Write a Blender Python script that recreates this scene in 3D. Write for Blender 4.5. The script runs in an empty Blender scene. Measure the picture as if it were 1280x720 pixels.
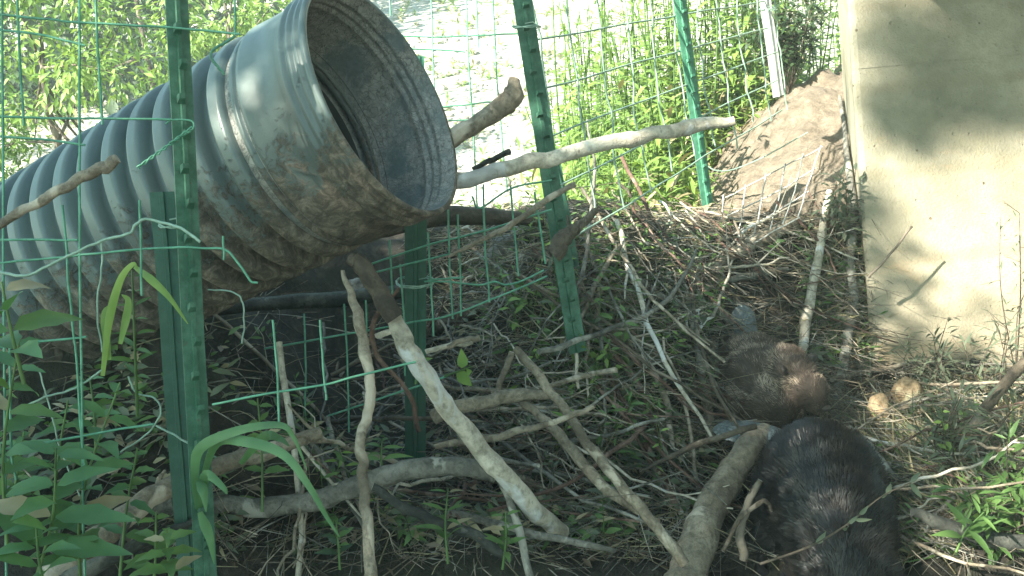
import bpy, bmesh, math, random
import numpy as np
from mathutils import Vector, Matrix, Euler, noise
R = math.radians
scene = bpy.context.scene
rnd = random.Random(7)

# ------------------------------------------------------------------ camera
F = 1200.0                       # focal length in pixels of the 1280 wide photograph
CAM = np.array([0.0, 0.0, 1.5])
PITCH, ROLL = R(20), R(5)
_f = np.array([0, math.cos(PITCH), -math.sin(PITCH)])
_r0 = np.array([1.0, 0, 0]); _u0 = np.array([0, math.sin(PITCH), math.cos(PITCH)])
_r = _r0 * math.cos(ROLL) - _u0 * math.sin(ROLL)
_u = _u0 * math.cos(ROLL) + _r0 * math.sin(ROLL)
cd = bpy.data.cameras.new('camera'); cam = bpy.data.objects.new('camera', cd)
scene.collection.objects.link(cam); scene.camera = cam
cd.sensor_width = 36; cd.lens = 36 * F / 1280; cd.clip_start = 0.02; cd.clip_end = 900
M = Matrix(((_r[0], _u[0], -_f[0], CAM[0]), (_r[1], _u[1], -_f[1], CAM[1]), (_r[2], _u[2], -_f[2], CAM[2]), (0, 0, 0, 1)))
cam.matrix_world = M

# ------------------------------------------------------------------ light
SUN = Vector((-0.62, -0.44, 0.62)).normalized()          # direction towards the sun
sun_el = math.asin(SUN.z); sun_az = math.atan2(SUN.x, SUN.y)
w = bpy.data.worlds.new('World'); scene.world = w; w.use_nodes = True
nt = w.node_tree; bg = nt.nodes['Background']
sky = nt.nodes.new('ShaderNodeTexSky'); sky.sky_type = 'NISHITA'; sky.sun_disc = False
sky.sun_elevation = sun_el; sky.sun_rotation = sun_az; sky.air_density = 1.0; sky.dust_density = 1.5
tint = nt.nodes.new('ShaderNodeMix'); tint.data_type = 'RGBA'; tint.blend_type = 'MULTIPLY'; tint.inputs[0].default_value = 1
tint.inputs[7].default_value = (.78, 1.03, .86, 1)      # skylight filtered green by the surrounding foliage
nt.links.new(sky.outputs[0], tint.inputs[6]); nt.links.new(tint.outputs[2], bg.inputs[0]); bg.inputs[1].default_value = 0.105
sl = bpy.data.lights.new('sun', 'SUN'); sl.energy = 5.0; sl.angle = R(0.7); sl.color = (1, 0.96, 0.82)
so = bpy.data.objects.new('sun', sl); scene.collection.objects.link(so)
so.rotation_euler = (-SUN).to_track_quat('-Z', 'Y').to_euler(); so.location = (0, 0, 20)
scene.view_settings.view_transform = 'Standard'; scene.view_settings.look = 'None'
scene.view_settings.gamma = 1; scene.view_settings.exposure = 2.2
scene.cycles.max_bounces = 6; scene.cycles.diffuse_bounces = 3; scene.cycles.transparent_max_bounces = 4

# ------------------------------------------------------------------ helpers
C = scene.collection
def P(px, py, d):
    """point seen at photo pixel (px,py) at real depth d metres"""
    return Vector(CAM + d * (_f + (px - 640) / F * _r + (360 - py) / F * _u))
def toW(v):                      # camera coordinates (right, up, forward) -> world vector
    return Vector(v[0] * _r + v[1] * _u + v[2] * _f)

def tag(o, label=None, cat=None, group=None, kind=None):
    if label: o['label'] = label
    if cat: o['category'] = cat
    if group: o['group'] = group
    if kind: o['kind'] = kind
    return o
def empty(name, loc):
    o = bpy.data.objects.new(name, None); C.objects.link(o); o.location = loc; o.empty_display_size = .05
    return o

class MB:
    def __init__(s): s.v = []; s.f = []; s.m = []
    def add(s, vs, fs, mi=0):
        b = len(s.v); s.v.extend(vs); s.f.extend([tuple(b + i for i in f) for f in fs]); s.m.extend([mi] * len(fs))
    def build(s, name, mats, parent=None, smooth=True):
        me = bpy.data.meshes.new(name); me.from_pydata([tuple(p) for p in s.v], [], s.f)
        if not isinstance(mats, (list, tuple)): mats = [mats]
        for m in mats: me.materials.append(m)
        me.polygons.foreach_set('material_index', s.m)
        me.polygons.foreach_set('use_smooth', [smooth] * len(s.f)); me.update()
        o = bpy.data.objects.new(name, me); C.objects.link(o)
        if parent is not None:
            o.parent = parent
            o.matrix_parent_inverse = Matrix.Translation(-Vector(parent.location)) if parent.rotation_euler == Euler((0,0,0)) else parent.matrix_basis.inverted()
        return o

def catmull(pts, n=6):
    pts = [Vector(p) for p in pts]
    if len(pts) < 3: 
        return [pts[0].lerp(pts[-1], i / n) for i in range(n + 1)]
    ext = [pts[0] * 2 - pts[1]] + pts + [pts[-1] * 2 - pts[-2]]
    out = []
    for i in range(1, len(ext) - 2):
        a, b, c, d = ext[i - 1:i + 3]
        for k in range(n):
            t = k / n
            out.append(.5 * ((2 * b) + (c - a) * t + (2 * a - 5 * b + 4 * c - d) * t * t + (3 * b - a - 3 * c + d) * t ** 3))
    out.append(pts[-1]); return out
def interp(vals, n):
    xs = np.linspace(0, 1, len(vals)); return list(np.interp(np.linspace(0, 1, n), xs, vals))
def tube(mb, pts, rad, sides=6, mi=0, cap=True, rough=0.0, seed=0.0, mcap=None):
    pts = [Vector(p) for p in pts]; n = len(pts)
    if isinstance(rad, (int, float)): rad = [rad] * n
    elif len(rad) != n: rad = interp(rad, n)
    t = (pts[1] - pts[0]).normalized(); a = t.orthogonal().normalized()
    vs = []; fs = []
    for i in range(n):
        t = (pts[min(i + 1, n - 1)] - pts[max(i - 1, 0)])
        if t.length < 1e-9: t = Vector((0, 0, 1))
        t.normalize(); a = (a - t * a.dot(t))
        if a.length < 1e-6: a = t.orthogonal()
        a.normalize(); b = t.cross(a)
        for k in range(sides):
            th = 2 * math.pi * k / sides; r = rad[i]
            if rough: r *= 1 + rough * noise.noise(Vector((math.cos(th) * 1.3 + seed, math.sin(th) * 1.3, i * .35 + seed)))
            vs.append(pts[i] + (a * math.cos(th) + b * math.sin(th)) * r)
    for i in range(n - 1):
        for k in range(sides):
            k2 = (k + 1) % sides
            fs.append((i * sides + k, i * sides + k2, (i + 1) * sides + k2, (i + 1) * sides + k))
    mb.add(vs, fs, mi)
    if cap and sides > 2:
        mb.add([vs[k] for k in range(sides)], [tuple(reversed(range(sides)))], mi if mcap is None else mcap)
        mb.add([vs[(n - 1) * sides + k] for k in range(sides)], [tuple(range(sides))], mi if mcap is None else mcap)
def box(mb, c, s, mi=0, mat=None):
    vs = [Vector((x * s[0] / 2, y * s[1] / 2, z * s[2] / 2)) for x in (-1, 1) for y in (-1, 1) for z in (-1, 1)]
    if mat: vs = [mat @ p for p in vs]
    vs = [p + Vector(c) for p in vs]
    mb.add(vs, [(0, 1, 3, 2), (4, 6, 7, 5), (0, 4, 5, 1), (2, 3, 7, 6), (0, 2, 6, 4), (1, 5, 7, 3)], mi)
def leaf(mb, base, d, up, L, W, mi=0, fold=.25, droop=.3, segs=4, shape='lance', serr=0.0):
    """folded leaf blade from base along d"""
    d = Vector(d).normalized(); up = Vector(up); s = d.cross(up)
    if s.length < 1e-4: s = d.orthogonal()
    s.normalize(); nrm = s.cross(d).normalized()
    vs = []; fs = []
    for i in range(segs + 1):
        t = i / segs
        c = Vector(base) + d * (L * t * (1 - .15 * droop * t)) - nrm * (L * droop * t * t)
        if shape == 'lance': wd = W * .5 * math.sin(math.pi * min(1, t ** .75 * .97 + .03)) 
        elif shape == 'blade': wd = W * .5 * (1 - t ** 2.2)
        else: wd = W * .5 * math.sin(math.pi * (t ** .6)) 
        if serr and 0 < i < segs: wd *= 1 + serr * (1 if i % 2 else -1)
        wd = max(wd, W * .01)
        vs += [c + s * wd + nrm * wd * fold, c, c - s * wd + nrm * wd * fold]
    for i in range(segs):
        a = i * 3; fs += [(a, a + 1, a + 4, a + 3), (a + 1, a + 2, a + 5, a + 4)]
    mb.add(vs, fs, mi)

# ------------------------------------------------------------------ materials
def newmat(name):
    m = bpy.data.materials.new(name); m.use_nodes = True; nt = m.node_tree
    b = nt.nodes['Principled BSDF']; return m, nt, b
def ramp(nt, fac, stops):
    r = nt.nodes.new('ShaderNodeValToRGB'); nt.links.new(fac, r.inputs[0])
    e = r.color_ramp.elements
    while len(e) < len(stops): e.new(.5)
    for el, (p, c) in zip(e, stops):
        el.position = p; el.color = (c if len(c) == 4 else (*c, 1)) if isinstance(c, tuple) else (c, c, c, 1)
    return r.outputs[0]
def nz(nt, scale, detail=6, rough=.6, coord=None, vec=None, dist=0):
    n = nt.nodes.new('ShaderNodeTexNoise'); n.inputs['Scale'].default_value = scale
    n.inputs['Detail'].default_value = detail; n.inputs['Roughness'].default_value = rough; n.inputs['Distortion'].default_value = dist
    if vec is not None: nt.links.new(vec, n.inputs['Vector'])
    return n.outputs['Fac']
def pos(nt, scale=None):
    g = nt.nodes.new('ShaderNodeNewGeometry'); o = g.outputs['Position']
    if scale:
        mp = nt.nodes.new('ShaderNodeMapping'); mp.inputs['Scale'].default_value = scale; nt.links.new(o, mp.inputs[0]); o = mp.outputs[0]
    return o
def mix(nt, fac, a, b, mode='MIX'):
    m = nt.nodes.new('ShaderNodeMix'); m.data_type = 'RGBA'; m.blend_type = mode
    for i, x in ((0, fac), (6, a), (7, b)):
        if hasattr(x, 'is_linked'): nt.links.new(x, m.inputs[i])
        elif i == 0: m.inputs[0].default_value = x
        else: m.inputs[i].default_value = (*x, 1)
    return m.outputs[2]
def math_(nt, op, a, b=None, clamp=False):
    m = nt.nodes.new('ShaderNodeMath'); m.operation = op; m.use_clamp = clamp
    for i, x in enumerate((a, b)):
        if x is None: continue
        if hasattr(x, 'is_linked'): nt.links.new(x, m.inputs[i])
        else: m.inputs[i].default_value = x
    return m.outputs[0]
def bump(nt, b, h, strength=.5, dist=.01):
    n = nt.nodes.new('ShaderNodeBump'); n.inputs['Strength'].default_value = strength; n.inputs['Distance'].default_value = dist
    nt.links.new(h, n.inputs['Height']); nt.links.new(n.outputs[0], b.inputs['Normal'])
def bark(name, c0, c1, c2, scale=14, rough=.85):
    m, nt, b = newmat(name); p = pos(nt)
    a = nz(nt, scale, 8, .65, vec=p, dist=.4); f = nz(nt, scale * 6, 6, .7, vec=p)
    col = ramp(nt, a, [(.33, c0), (.5, c1), (.68, c2)])
    sp = ramp(nt, f, [(.38, (.35, .35, .35)), (.55, (1, 1, 1))])
    col = mix(nt, .6, col, sp, 'MULTIPLY')
    vo = nt.nodes.new('ShaderNodeTexVoronoi'); vo.inputs['Scale'].default_value = 55; nt.links.new(pos(nt, (1, 1, .45)), vo.inputs['Vector'])
    col = mix(nt, ramp(nt, math_(nt, 'ADD', vo.outputs['Distance'], math_(nt, 'MULTIPLY', f, .35)), [(.24, .75), (.36, 0.0)]), col, tuple(x * .35 for x in c1))
    big = nz(nt, 5, 4, .6, vec=p); pl_ = nz(nt, 7, 5, .6, vec=pos(nt, (1, 1, .5)), dist=.6); col = mix(nt, ramp(nt, pl_, [(.56, 0.0), (.60, .75)]), col, tuple(min(.60, x * 1.5 + .02) for x in c2)); col = mix(nt, ramp(nt, big, [(.52, 0.0), (.66, .55)]), col, tuple(x * .45 for x in c0))
    nt.links.new(col, b.inputs['Base Color']); b.inputs['Roughness'].default_value = rough
    bump(nt, b, math_(nt, 'ADD', f, a), .9, .006); return m
BARK = {
 'grey': bark('bark_grey', (.07, .065, .055), (.17, .16, .135), (.27, .255, .22)),
 'pale': bark('wood_pale_peeled', (.30, .26, .20), (.52, .46, .37), (.68, .62, .52), 9),
 'tan': bark('wood_weathered_tan', (.13, .10, .07), (.27, .22, .16), (.38, .32, .25)),
 'brown': bark('bark_brown', (.035, .027, .02), (.085, .065, .045), (.15, .12, .09)),
 'dark': bark('wood_dark_wet', (.015, .018, .016), (.04, .042, .036), (.09, .09, .075)),
 'red': bark('bark_reddish', (.06, .03, .025), (.13, .07, .05), (.2, .13, .1)),
}
def leafmat(name, c0, c1, scale=9, trans=.35, rough=.5):
    m, nt, b = newmat(name); p = pos(nt)
    col = ramp(nt, nz(nt, scale, 3, .6, vec=p), [(.35, c0), (.65, c1)])
    nt.links.new(col, b.inputs['Base Color']); b.inputs['Roughness'].default_value = rough
    t = nt.nodes.new('ShaderNodeBsdfTranslucent'); nt.links.new(mix(nt, 1, col, (1.0, 1.0, .55), 'MULTIPLY'), t.inputs[0])
    ms = nt.nodes.new('ShaderNodeMixShader'); ms.inputs[0].default_value = trans
    nt.links.new(b.outputs[0], ms.inputs[1]); nt.links.new(t.outputs[0], ms.inputs[2])
    nt.links.new(ms.outputs[0], nt.nodes['Material Output'].inputs[0]); return m
LEAF = {
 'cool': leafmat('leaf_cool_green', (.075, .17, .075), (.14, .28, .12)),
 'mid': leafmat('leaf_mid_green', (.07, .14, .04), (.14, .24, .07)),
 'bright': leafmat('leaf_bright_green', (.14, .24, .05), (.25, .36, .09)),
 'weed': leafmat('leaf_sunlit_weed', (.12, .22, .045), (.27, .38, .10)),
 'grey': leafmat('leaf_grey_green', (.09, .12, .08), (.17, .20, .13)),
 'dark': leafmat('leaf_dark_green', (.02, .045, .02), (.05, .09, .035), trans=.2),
 'straw': leafmat('leaf_straw', (.22, .18, .10), (.38, .33, .2), trans=.2),
 'dry': leafmat('leaf_dry_brown', (.09, .06, .04), (.24, .18, .12), trans=.1),
 'cream': leafmat('blossom_cream', (.5, .5, .38), (.7, .7, .6), trans=.3),
}
def paint(name, col, wear=.5, dark=(.03, .05, .04), rough=.45):
    m, nt, b = newmat(name); p = pos(nt)
    n = nz(nt, 30, 6, .7, vec=p); n2 = nz(nt, 160, 3, .6, vec=p)
    c = mix(nt, ramp(nt, n, [(.42, 0.0), (.68, wear)]), col, tuple(min(1, x * 1.9 + .06) for x in col))
    c = mix(nt, ramp(nt, n2, [(.62, 0.0), (.72, .8)]), c, dark)
    nt.links.new(c, b.inputs['Base Color']); b.inputs['Roughness'].default_value = rough
    bump(nt, b, n2, .25, .001); return m
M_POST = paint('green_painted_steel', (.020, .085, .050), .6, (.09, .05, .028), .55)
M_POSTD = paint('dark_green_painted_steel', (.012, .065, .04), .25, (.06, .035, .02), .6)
M_WIRE = paint('green_coated_wire', (.06, .20, .125), .6)
M_WIREP = paint('pale_weathered_wire', (.19, .28, .22), .6, (.08, .12, .10))
M_WIREG = paint('galvanised_wire', (.33, .33, .31), .5, (.12, .11, .1))
M_GALV = paint('galvanised_post', (.5, .52, .52), .5, (.3, .3, .3))

# pipe: black polyethylene, greyed, with dried mud on the underside and in patches
def pipe_mat():
    m, nt, b = newmat('weathered_black_plastic_pipe'); p = pos(nt)
    g = nt.nodes.new('ShaderNodeNewGeometry'); sx = nt.nodes.new('ShaderNodeSeparateXYZ'); nt.links.new(g.outputs['Normal'], sx.inputs[0])
    tc = nt.nodes.new('ShaderNodeTexCoord'); so_ = nt.nodes.new('ShaderNodeSeparateXYZ'); nt.links.new(tc.outputs['Object'], so_.inputs[0])
    n1 = nz(nt, 7, 8, .7, vec=p, dist=.8); n2 = nz(nt, 45, 8, .75, vec=p, dist=1.0); n3 = nz(nt, 2.5, 3, .5, vec=p)
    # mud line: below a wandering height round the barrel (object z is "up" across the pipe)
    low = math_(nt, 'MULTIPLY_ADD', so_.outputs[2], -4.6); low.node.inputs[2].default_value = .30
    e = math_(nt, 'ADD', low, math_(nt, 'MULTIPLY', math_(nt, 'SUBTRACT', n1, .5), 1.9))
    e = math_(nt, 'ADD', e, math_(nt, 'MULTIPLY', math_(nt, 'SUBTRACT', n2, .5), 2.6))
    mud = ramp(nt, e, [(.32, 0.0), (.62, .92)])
    base = mix(nt, ramp(nt, n3, [(.4, 0.0), (.65, 1.0)]), (.13, .165, .155), (.07, .09, .085))
    base = mix(nt, ramp(nt, n2, [(.5, 0.0), (.8, .35)]), base, (.2, .22, .21))
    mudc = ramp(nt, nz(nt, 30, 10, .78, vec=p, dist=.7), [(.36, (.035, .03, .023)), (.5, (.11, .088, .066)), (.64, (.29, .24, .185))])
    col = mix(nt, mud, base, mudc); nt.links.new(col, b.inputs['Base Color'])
    rr = ramp(nt, mud, [(0, .36), (1, .9)]); nt.links.new(rr, b.inputs['Roughness'])
    bump(nt, b, math_(nt, 'MULTIPLY', n2, mud), .6, .006); return m
def pipe_in_mat():
    m, nt, b = newmat('pipe_inside_with_dried_silt'); p = pos(nt)
    v = nt.nodes.new('ShaderNodeTexVoronoi'); v.feature = 'DISTANCE_TO_EDGE'; v.inputs['Scale'].default_value = 85
    nn = nt.nodes.new('ShaderNodeTexNoise'); nn.inputs['Scale'].default_value = 25; nt.links.new(p, nn.inputs['Vector'])
    nt.links.new(mix(nt, .06, p, nn.outputs['Color']), v.inputs['Vector'])
    crack = ramp(nt, v.outputs['Distance'], [(.0, .35), (.09, 1.0)])
    n1 = nz(nt, 6, 6, .65, vec=p, dist=.5); n2 = nz(nt, 60, 6, .7, vec=p)
    patch = ramp(nt, n1, [(.40, 0.0), (.50, 1.0)])
    silt = mix(nt, crack, (.03, .03, .028), ramp(nt, n2, [(.3, (.15, .145, .13)), (.7, (.42, .40, .36))]))
    col = mix(nt, math_(nt, 'MULTIPLY', patch, .85), ramp(nt, n2, [(.3, (.09, .115, .115)), (.75, (.17, .20, .205))]), silt)
    nt.links.new(col, b.inputs['Base Color']); b.inputs['Roughness'].default_value = .55
    bump(nt, b, math_(nt, 'ADD', math_(nt, 'MULTIPLY', crack, patch), math_(nt, 'MULTIPLY', n2, .4)), .45, .004); return m

# ------------------------------------------------------------------ ground surface
ctrl = [(0,700,1.75),(300,700,2.05),(640,700,2.25),(800,700,2.35),(1000,700,2.35),(1280,700,2.15),
 (300,560,2.75),(480,560,2.85),(620,580,2.7),(150,560,2.2),(0,560,1.95),(15,366,2.36),(110,374,2.2),(190,392,2.13),(60,430,2.17),(140,455,2.15),(60,500,2.05),(320,420,2.9),(330,345,3.2),(440,315,3.4),(0,470,2.15),(450,420,3.35),
 (215,480,2.35),(400,480,3.1),
 (700,400,2.75),(640,340,3.0),(700,280,3.15),(560,300,3.45),(780,285,3.25),(880,280,3.65),(800,450,2.85),(850,560,2.7),(700,500,2.72),(560,440,3.1),
 (940,430,3.3),(1000,540,2.92),(1050,620,2.6),(1095,482,3.36),(1180,520,3.05),(1200,478,3.37),(1280,470,3.37),(1240,540,2.85),(1280,560,2.6),(900,500,2.95),
 (980,150,4.5),(1040,90,4.9),(1050,250,3.75),(920,262,3.95),(1000,285,3.65),(960,350,3.5)]
cp = [P(*c) for c in ctrl]
for x, y, z in [(-3,3,.35),(-3,4.2,.1),(-2,4.2,-.1),(-1,4.4,-.3),(0,4.5,-.35),(.6,4.6,-.2),(-3,6,-.4),(0,6.5,-.4),(1.0,6,-.05),(2.0,6.5,.3),(3,5,.1),(3,3,.0),(1.7,3.4,.02),(2.2,3.6,.02),(2.4,2.8,0),(3,1.5,0),(-3,1.5,-.1),(-3,0,-.1),(0,0,-.25),(3,0,-.1),(0,1,-.2),(0,9,-.4),(-4,9,-.4),(3,9,.3)]:
    cp.append(Vector((x, y, z)))
cx = np.array([[p.x, p.y] for p in cp]); cz = np.array([p.z for p in cp])
def _k(r2): return .5 * r2 * np.log(r2 + 1e-9)
n_ = len(cp); A = np.zeros((n_ + 3, n_ + 3))
A[:n_, :n_] = _k(((cx[:, None] - cx[None]) ** 2).sum(2)) + np.eye(n_) * .004
A[:n_, n_:] = np.c_[np.ones(n_), cx]; A[n_:, :n_] = A[:n_, n_:].T
wt = np.linalg.solve(A, np.r_[cz, 0, 0, 0])
def hfar(x, y):
    d = np.hypot(x, y)
    b = -.4 + np.clip((y - 12) * .10, 0, 3.0) + .35 * np.clip(x - 1.0, 0, 6) * np.clip((y - 3) / 3, 0, 1) * .5
    return b + np.clip((d - 40) * .05, 0, 1.5)
def h(x, y):
    x = np.atleast_1d(np.asarray(x, float)); y = np.atleast_1d(np.asarray(y, float)); out = np.empty(x.shape)
    for s in range(0, x.size, 20000):
        q = np.c_[x.ravel()[s:s + 20000], y.ravel()[s:s + 20000]]
        near = _k(((q[:, None] - cx[None]) ** 2).sum(2)) @ wt[:n_] + wt[n_] + q @ wt[n_ + 1:]
        dd = np.maximum(np.abs(q[:, 0]) - 3.2, np.maximum(q[:, 1] - 7, -1 - q[:, 1])); t = np.clip(dd / 2.5, 0, 1); t = t * t * (3 - 2 * t)
        out.ravel()[s:s + 20000] = np.clip(near, -1.2, 2.5) * (1 - t) + hfar(q[:, 0], q[:, 1]) * t
    return out
def h1(x, y): return float(h(x, y)[0])
Ds = np.arange(1.2, 9, .02)
def Gd(px, py):
    """depth at which the ray through each pixel meets the ground"""
    px = np.atleast_1d(np.asarray(px, float)); py = np.atleast_1d(np.asarray(py, float))
    dirs = _f[None] + ((px - 640) / F)[:, None] * _r[None] + ((360 - py) / F)[:, None] * _u[None]
    pts = CAM + Ds[None, :, None] * dirs[:, None, :]
    hh = h(pts[..., 0].ravel(), pts[..., 1].ravel()).reshape(pts.shape[:2])
    below = pts[..., 2] < hh; idx = np.argmax(below, 1); ok = below.any(1)
    return np.where(ok, Ds[idx], 9.0)
def G(px, py, lift=0.0):
    d = float(Gd(px, py)[0]); p = P(px, py, d); p.z += lift; return p

def axis(lo, hi, a, b, step, far):
    mid = list(np.arange(lo, hi, step)); out = []; s = step; x = hi
    while x < b: out.append(x); s *= 1.18; x += s
    out.append(b); pre = []; s = step; x = lo - step
    while x > a: pre.append(x); s *= 1.18; x -= s
    pre.append(a); return np.array(pre[::-1] + mid + out)
gx = axis(-2.2, 2.4, -350, 350, .026, 0); gy = axis(1.0, 5.2, -150, 420, .026, 0)
X, Y = np.meshgrid(gx, gy); Z = h(X.ravel(), Y.ravel()).reshape(X.shape)
near = (np.abs(X) < 4) & (Y > 0) & (Y < 8)
for i in range(X.shape[0]):
    for j in range(X.shape[1]):
        if near[i, j]:
            v = Vector((X[i, j], Y[i, j], 0))
            Z[i, j] += (.05 * noise.noise(v * 7) - .06 * abs(noise.noise(Vector((X[i, j] * 9 + Y[i, j] * 3, Y[i, j] * 2, 3)))) if (Y[i, j] > 3.7 and X[i, j] > .8) else 0) + .05 * noise.noise(v * 4) + .028 * noise.noise(v * 13) + .012 * noise.noise(v * 32)
verts = np.c_[X.ravel(), Y.ravel(), Z.ravel()]
ny, nx = X.shape; idx = np.arange(nx * ny).reshape(ny, nx)
faces = np.stack([idx[:-1, :-1], idx[:-1, 1:], idx[1:, 1:], idx[1:, :-1]], -1).reshape(-1, 4)
m, nt, b = newmat('bank_soil_and_gravel_bar'); p = pos(nt)
sx = nt.nodes.new('ShaderNodeSeparateXYZ'); nt.links.new(p, sx.inputs[0])
n1 = nz(nt, 3.5, 8, .65, vec=p); n2 = nz(nt, 22, 8, .75, vec=p); n3 = nz(nt, 90, 5, .7, vec=p)
soil = ramp(nt, n2, [(.32, (.010, .009, .007)), (.5, (.032, .027, .020)), (.7, (.095, .08, .058))])
soil = mix(nt, ramp(nt, n1, [(.5, 0.0), (.65, .5)]), soil, (.045, .05, .025))
dirt = ramp(nt, n2, [(.3, (.11, .085, .06)), (.52, (.22, .175, .13)), (.72, (.34, .28, .215))])
v = nt.nodes.new('ShaderNodeTexVoronoi'); v.inputs['Scale'].default_value = 9; nt.links.new(p, v.inputs['Vector'])
grav = mix(nt, ramp(nt, v.outputs['Distance'], [(.25, 0.0), (.6, 1.0)]), (.66, .63, .57), (.40, .38, .33))
grav = mix(nt, ramp(nt, n3, [(.45, 0.0), (.7, .5)]), grav, (.2, .2, .14))
# bare dirt mound: right of x=.75 and beyond y=3.45
dm = math_(nt, 'MULTIPLY', ramp(nt, math_(nt, 'ADD', sx.outputs[0], math_(nt, 'MULTIPLY', n1, .5)), [(.0, 0.0), (1, 1.0)]), 1)
dmx = nt.nodes.new('ShaderNodeMapRange'); dmx.inputs[1].default_value = .98; dmx.inputs[2].default_value = 1.12; nt.links.new(math_(nt, 'ADD', sx.outputs[0], math_(nt, 'MULTIPLY', n1, .35)), dmx.inputs[0])
dmy = nt.nodes.new('ShaderNodeMapRange'); dmy.inputs[1].default_value = 3.62; dmy.inputs[2].default_value = 3.8; nt.links.new(math_(nt, 'ADD', sx.outputs[1], math_(nt, 'MULTIPLY', n1, .3)), dmy.inputs[0])
gy_ = nt.nodes.new('ShaderNodeMapRange'); gy_.inputs[1].default_value = 3.9; gy_.inputs[2].default_value = 4.3; nt.links.new(math_(nt, 'ADD', sx.outputs[1], math_(nt, 'MULTIPLY', n1, .5)), gy_.inputs[0])
col = mix(nt, gy_.outputs[0], soil, grav)
dmf = nt.nodes.new('ShaderNodeMapRange'); dmf.inputs[1].default_value = 5.6; dmf.inputs[2].default_value = 5.2; nt.links.new(sx.outputs[1], dmf.inputs[0])
col = mix(nt, math_(nt, 'MULTIPLY', math_(nt, 'MULTIPLY', dmx.outputs[0], dmf.outputs[0]), dmy.outputs[0]), col, dirt)
nt.links.new(col, b.inputs['Base Color']); b.inputs['Roughness'].default_value = .9
bump(nt, b, math_(nt, 'ADD', n2, math_(nt, 'MULTIPLY', n3, .5)), .9, .03)
me = bpy.data.meshes.new('ground'); me.from_pydata(verts.tolist(), [], faces.tolist()); me.materials.append(m)
me.polygons.foreach_set('use_smooth', [True] * len(faces)); me.update()
o = bpy.data.objects.new('ground', me); C.objects.link(o); tag(o, kind='structure')

# ------------------------------------------------------------------ concrete abutment and deck
m, nt, b = newmat('old_cast_concrete'); p = pos(nt)
n1 = nz(nt, 2.2, 6, .6, vec=p); n2 = nz(nt, 18, 8, .7, vec=p); n3 = nz(nt, 120, 3, .6, vec=p)
c = ramp(nt, n1, [(.32, (.16, .15, .11)), (.5, (.30, .275, .21)), (.68, (.43, .38, .29))])
c = mix(nt, ramp(nt, n2, [(.3, .55), (.55, 0.0)]), c, (.22, .20, .13))
c = mix(nt, ramp(nt, n3, [(.66, 0.0), (.72, .8)]), c, (.10, .09, .07))
pv_ = nt.nodes.new('ShaderNodeTexVoronoi'); pv_.inputs['Scale'].default_value = 14; nt.links.new(p, pv_.inputs['Vector'])
pits = ramp(nt, math_(nt, 'ADD', pv_.outputs['Distance'], math_(nt, 'MULTIPLY', n2, .12)), [(.11, .85), (.15, 0.0)])
pick = ramp(nt, pv_.outputs['Color'], [(.55, 0.0), (.6, 1.0)]); c = mix(nt, math_(nt, 'MULTIPLY', pits, pick), c, (.09, .065, .04))
brd = nt.nodes.new('ShaderNodeTexWave'); brd.wave_type = 'BANDS'; brd.bands_direction = 'Z'; brd.inputs['Scale'].default_value = 1.1; brd.inputs['Distortion'].default_value = .6; brd.inputs['Detail'].default_value = 3; nt.links.new(p, brd.inputs['Vector'])
c = mix(nt, ramp(nt, brd.outputs['Fac'], [(.0, .35), (.08, 0.0)]), c, (.2, .17, .11))
st = nz(nt, 1.0, 6, .7, vec=pos(nt, (2.0, 2.0, 3.0)), dist=1.0)
c = mix(nt, ramp(nt, st, [(.56, 0.0), (.68, .45)]), c, (.42, .28, .16))
sz = nt.nodes.new('ShaderNodeSeparateXYZ'); nt.links.new(p, sz.inputs[0])
# rust tint low down and a darker weathered band near the top
lowt = nt.nodes.new('ShaderNodeMapRange'); lowt.inputs[1].default_value = .75; lowt.inputs[2].default_value = .0; nt.links.new(sz.outputs[2], lowt.inputs[0])
c = mix(nt, math_(nt, 'MULTIPLY', lowt.outputs[0], math_(nt, 'MULTIPLY', n2, .6)), c, (.22, .15, .08))
nt.links.new(c, b.inputs['Base Color']); b.inputs['Roughness'].default_value = .85
bump(nt, b, math_(nt, 'SUBTRACT', math_(nt, 'ADD', n2, n3), math_(nt, 'MULTIPLY', pits, 3)), .5, .008)
M_CONC = m
mb = MB()
e0 = P(1094, 480, 3.42); e1 = P(1061, 0, 3.66)                 # left front arris, bottom and up
dv = (e1 - e0) / (e1.z - e0.z)
bot = e0 + dv * (-.8 - e0.z); top = e0 + dv * (2.02 - e0.z)
fx = Vector((1, .02, 0)); bk = Vector((.30, 1, 0))
# lifts of concrete with a 3 mm step between them
zs = [-.8, .93, 2.02]
for i in range(2):
    a = e0 + dv * (zs[i] - e0.z); c_ = e0 + dv * (zs[i + 1] - e0.z); off = Vector((0, -.003 * i, 0))
    bev = .02
    prof = [Vector((.0, bev, 0)), Vector((bev * .3, bev * .3, 0)), Vector((bev, 0, 0)), fx * 4, fx * 4 + bk * 1.0, bk * 1.0]
    n = len(prof); vs = [a + off + q for q in prof] + [c_ + off + q for q in prof]
    mb.add(vs, [(k, (k + 1) % n, n + (k + 1) % n, n + k) for k in range(n)] + [tuple(range(n))[::-1], tuple(range(n, 2 * n))])
ab = mb.build('concrete_abutment', M_CONC, smooth=False)
tag(ab, 'pale yellowish cast concrete abutment wall rising at the right of the brush pile', 'wall')
mb = MB(); box(mb, (3.25, .9, 2.19), (4.9, 6.6, .32)); 
box(mb, (.98, .9, 2.45), (.30, 6.6, .2)); dk = mb.build('bridge_deck', M_CONC, smooth=False)
tag(dk, 'concrete bridge deck resting on the abutment above the frame', 'bridge')

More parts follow.
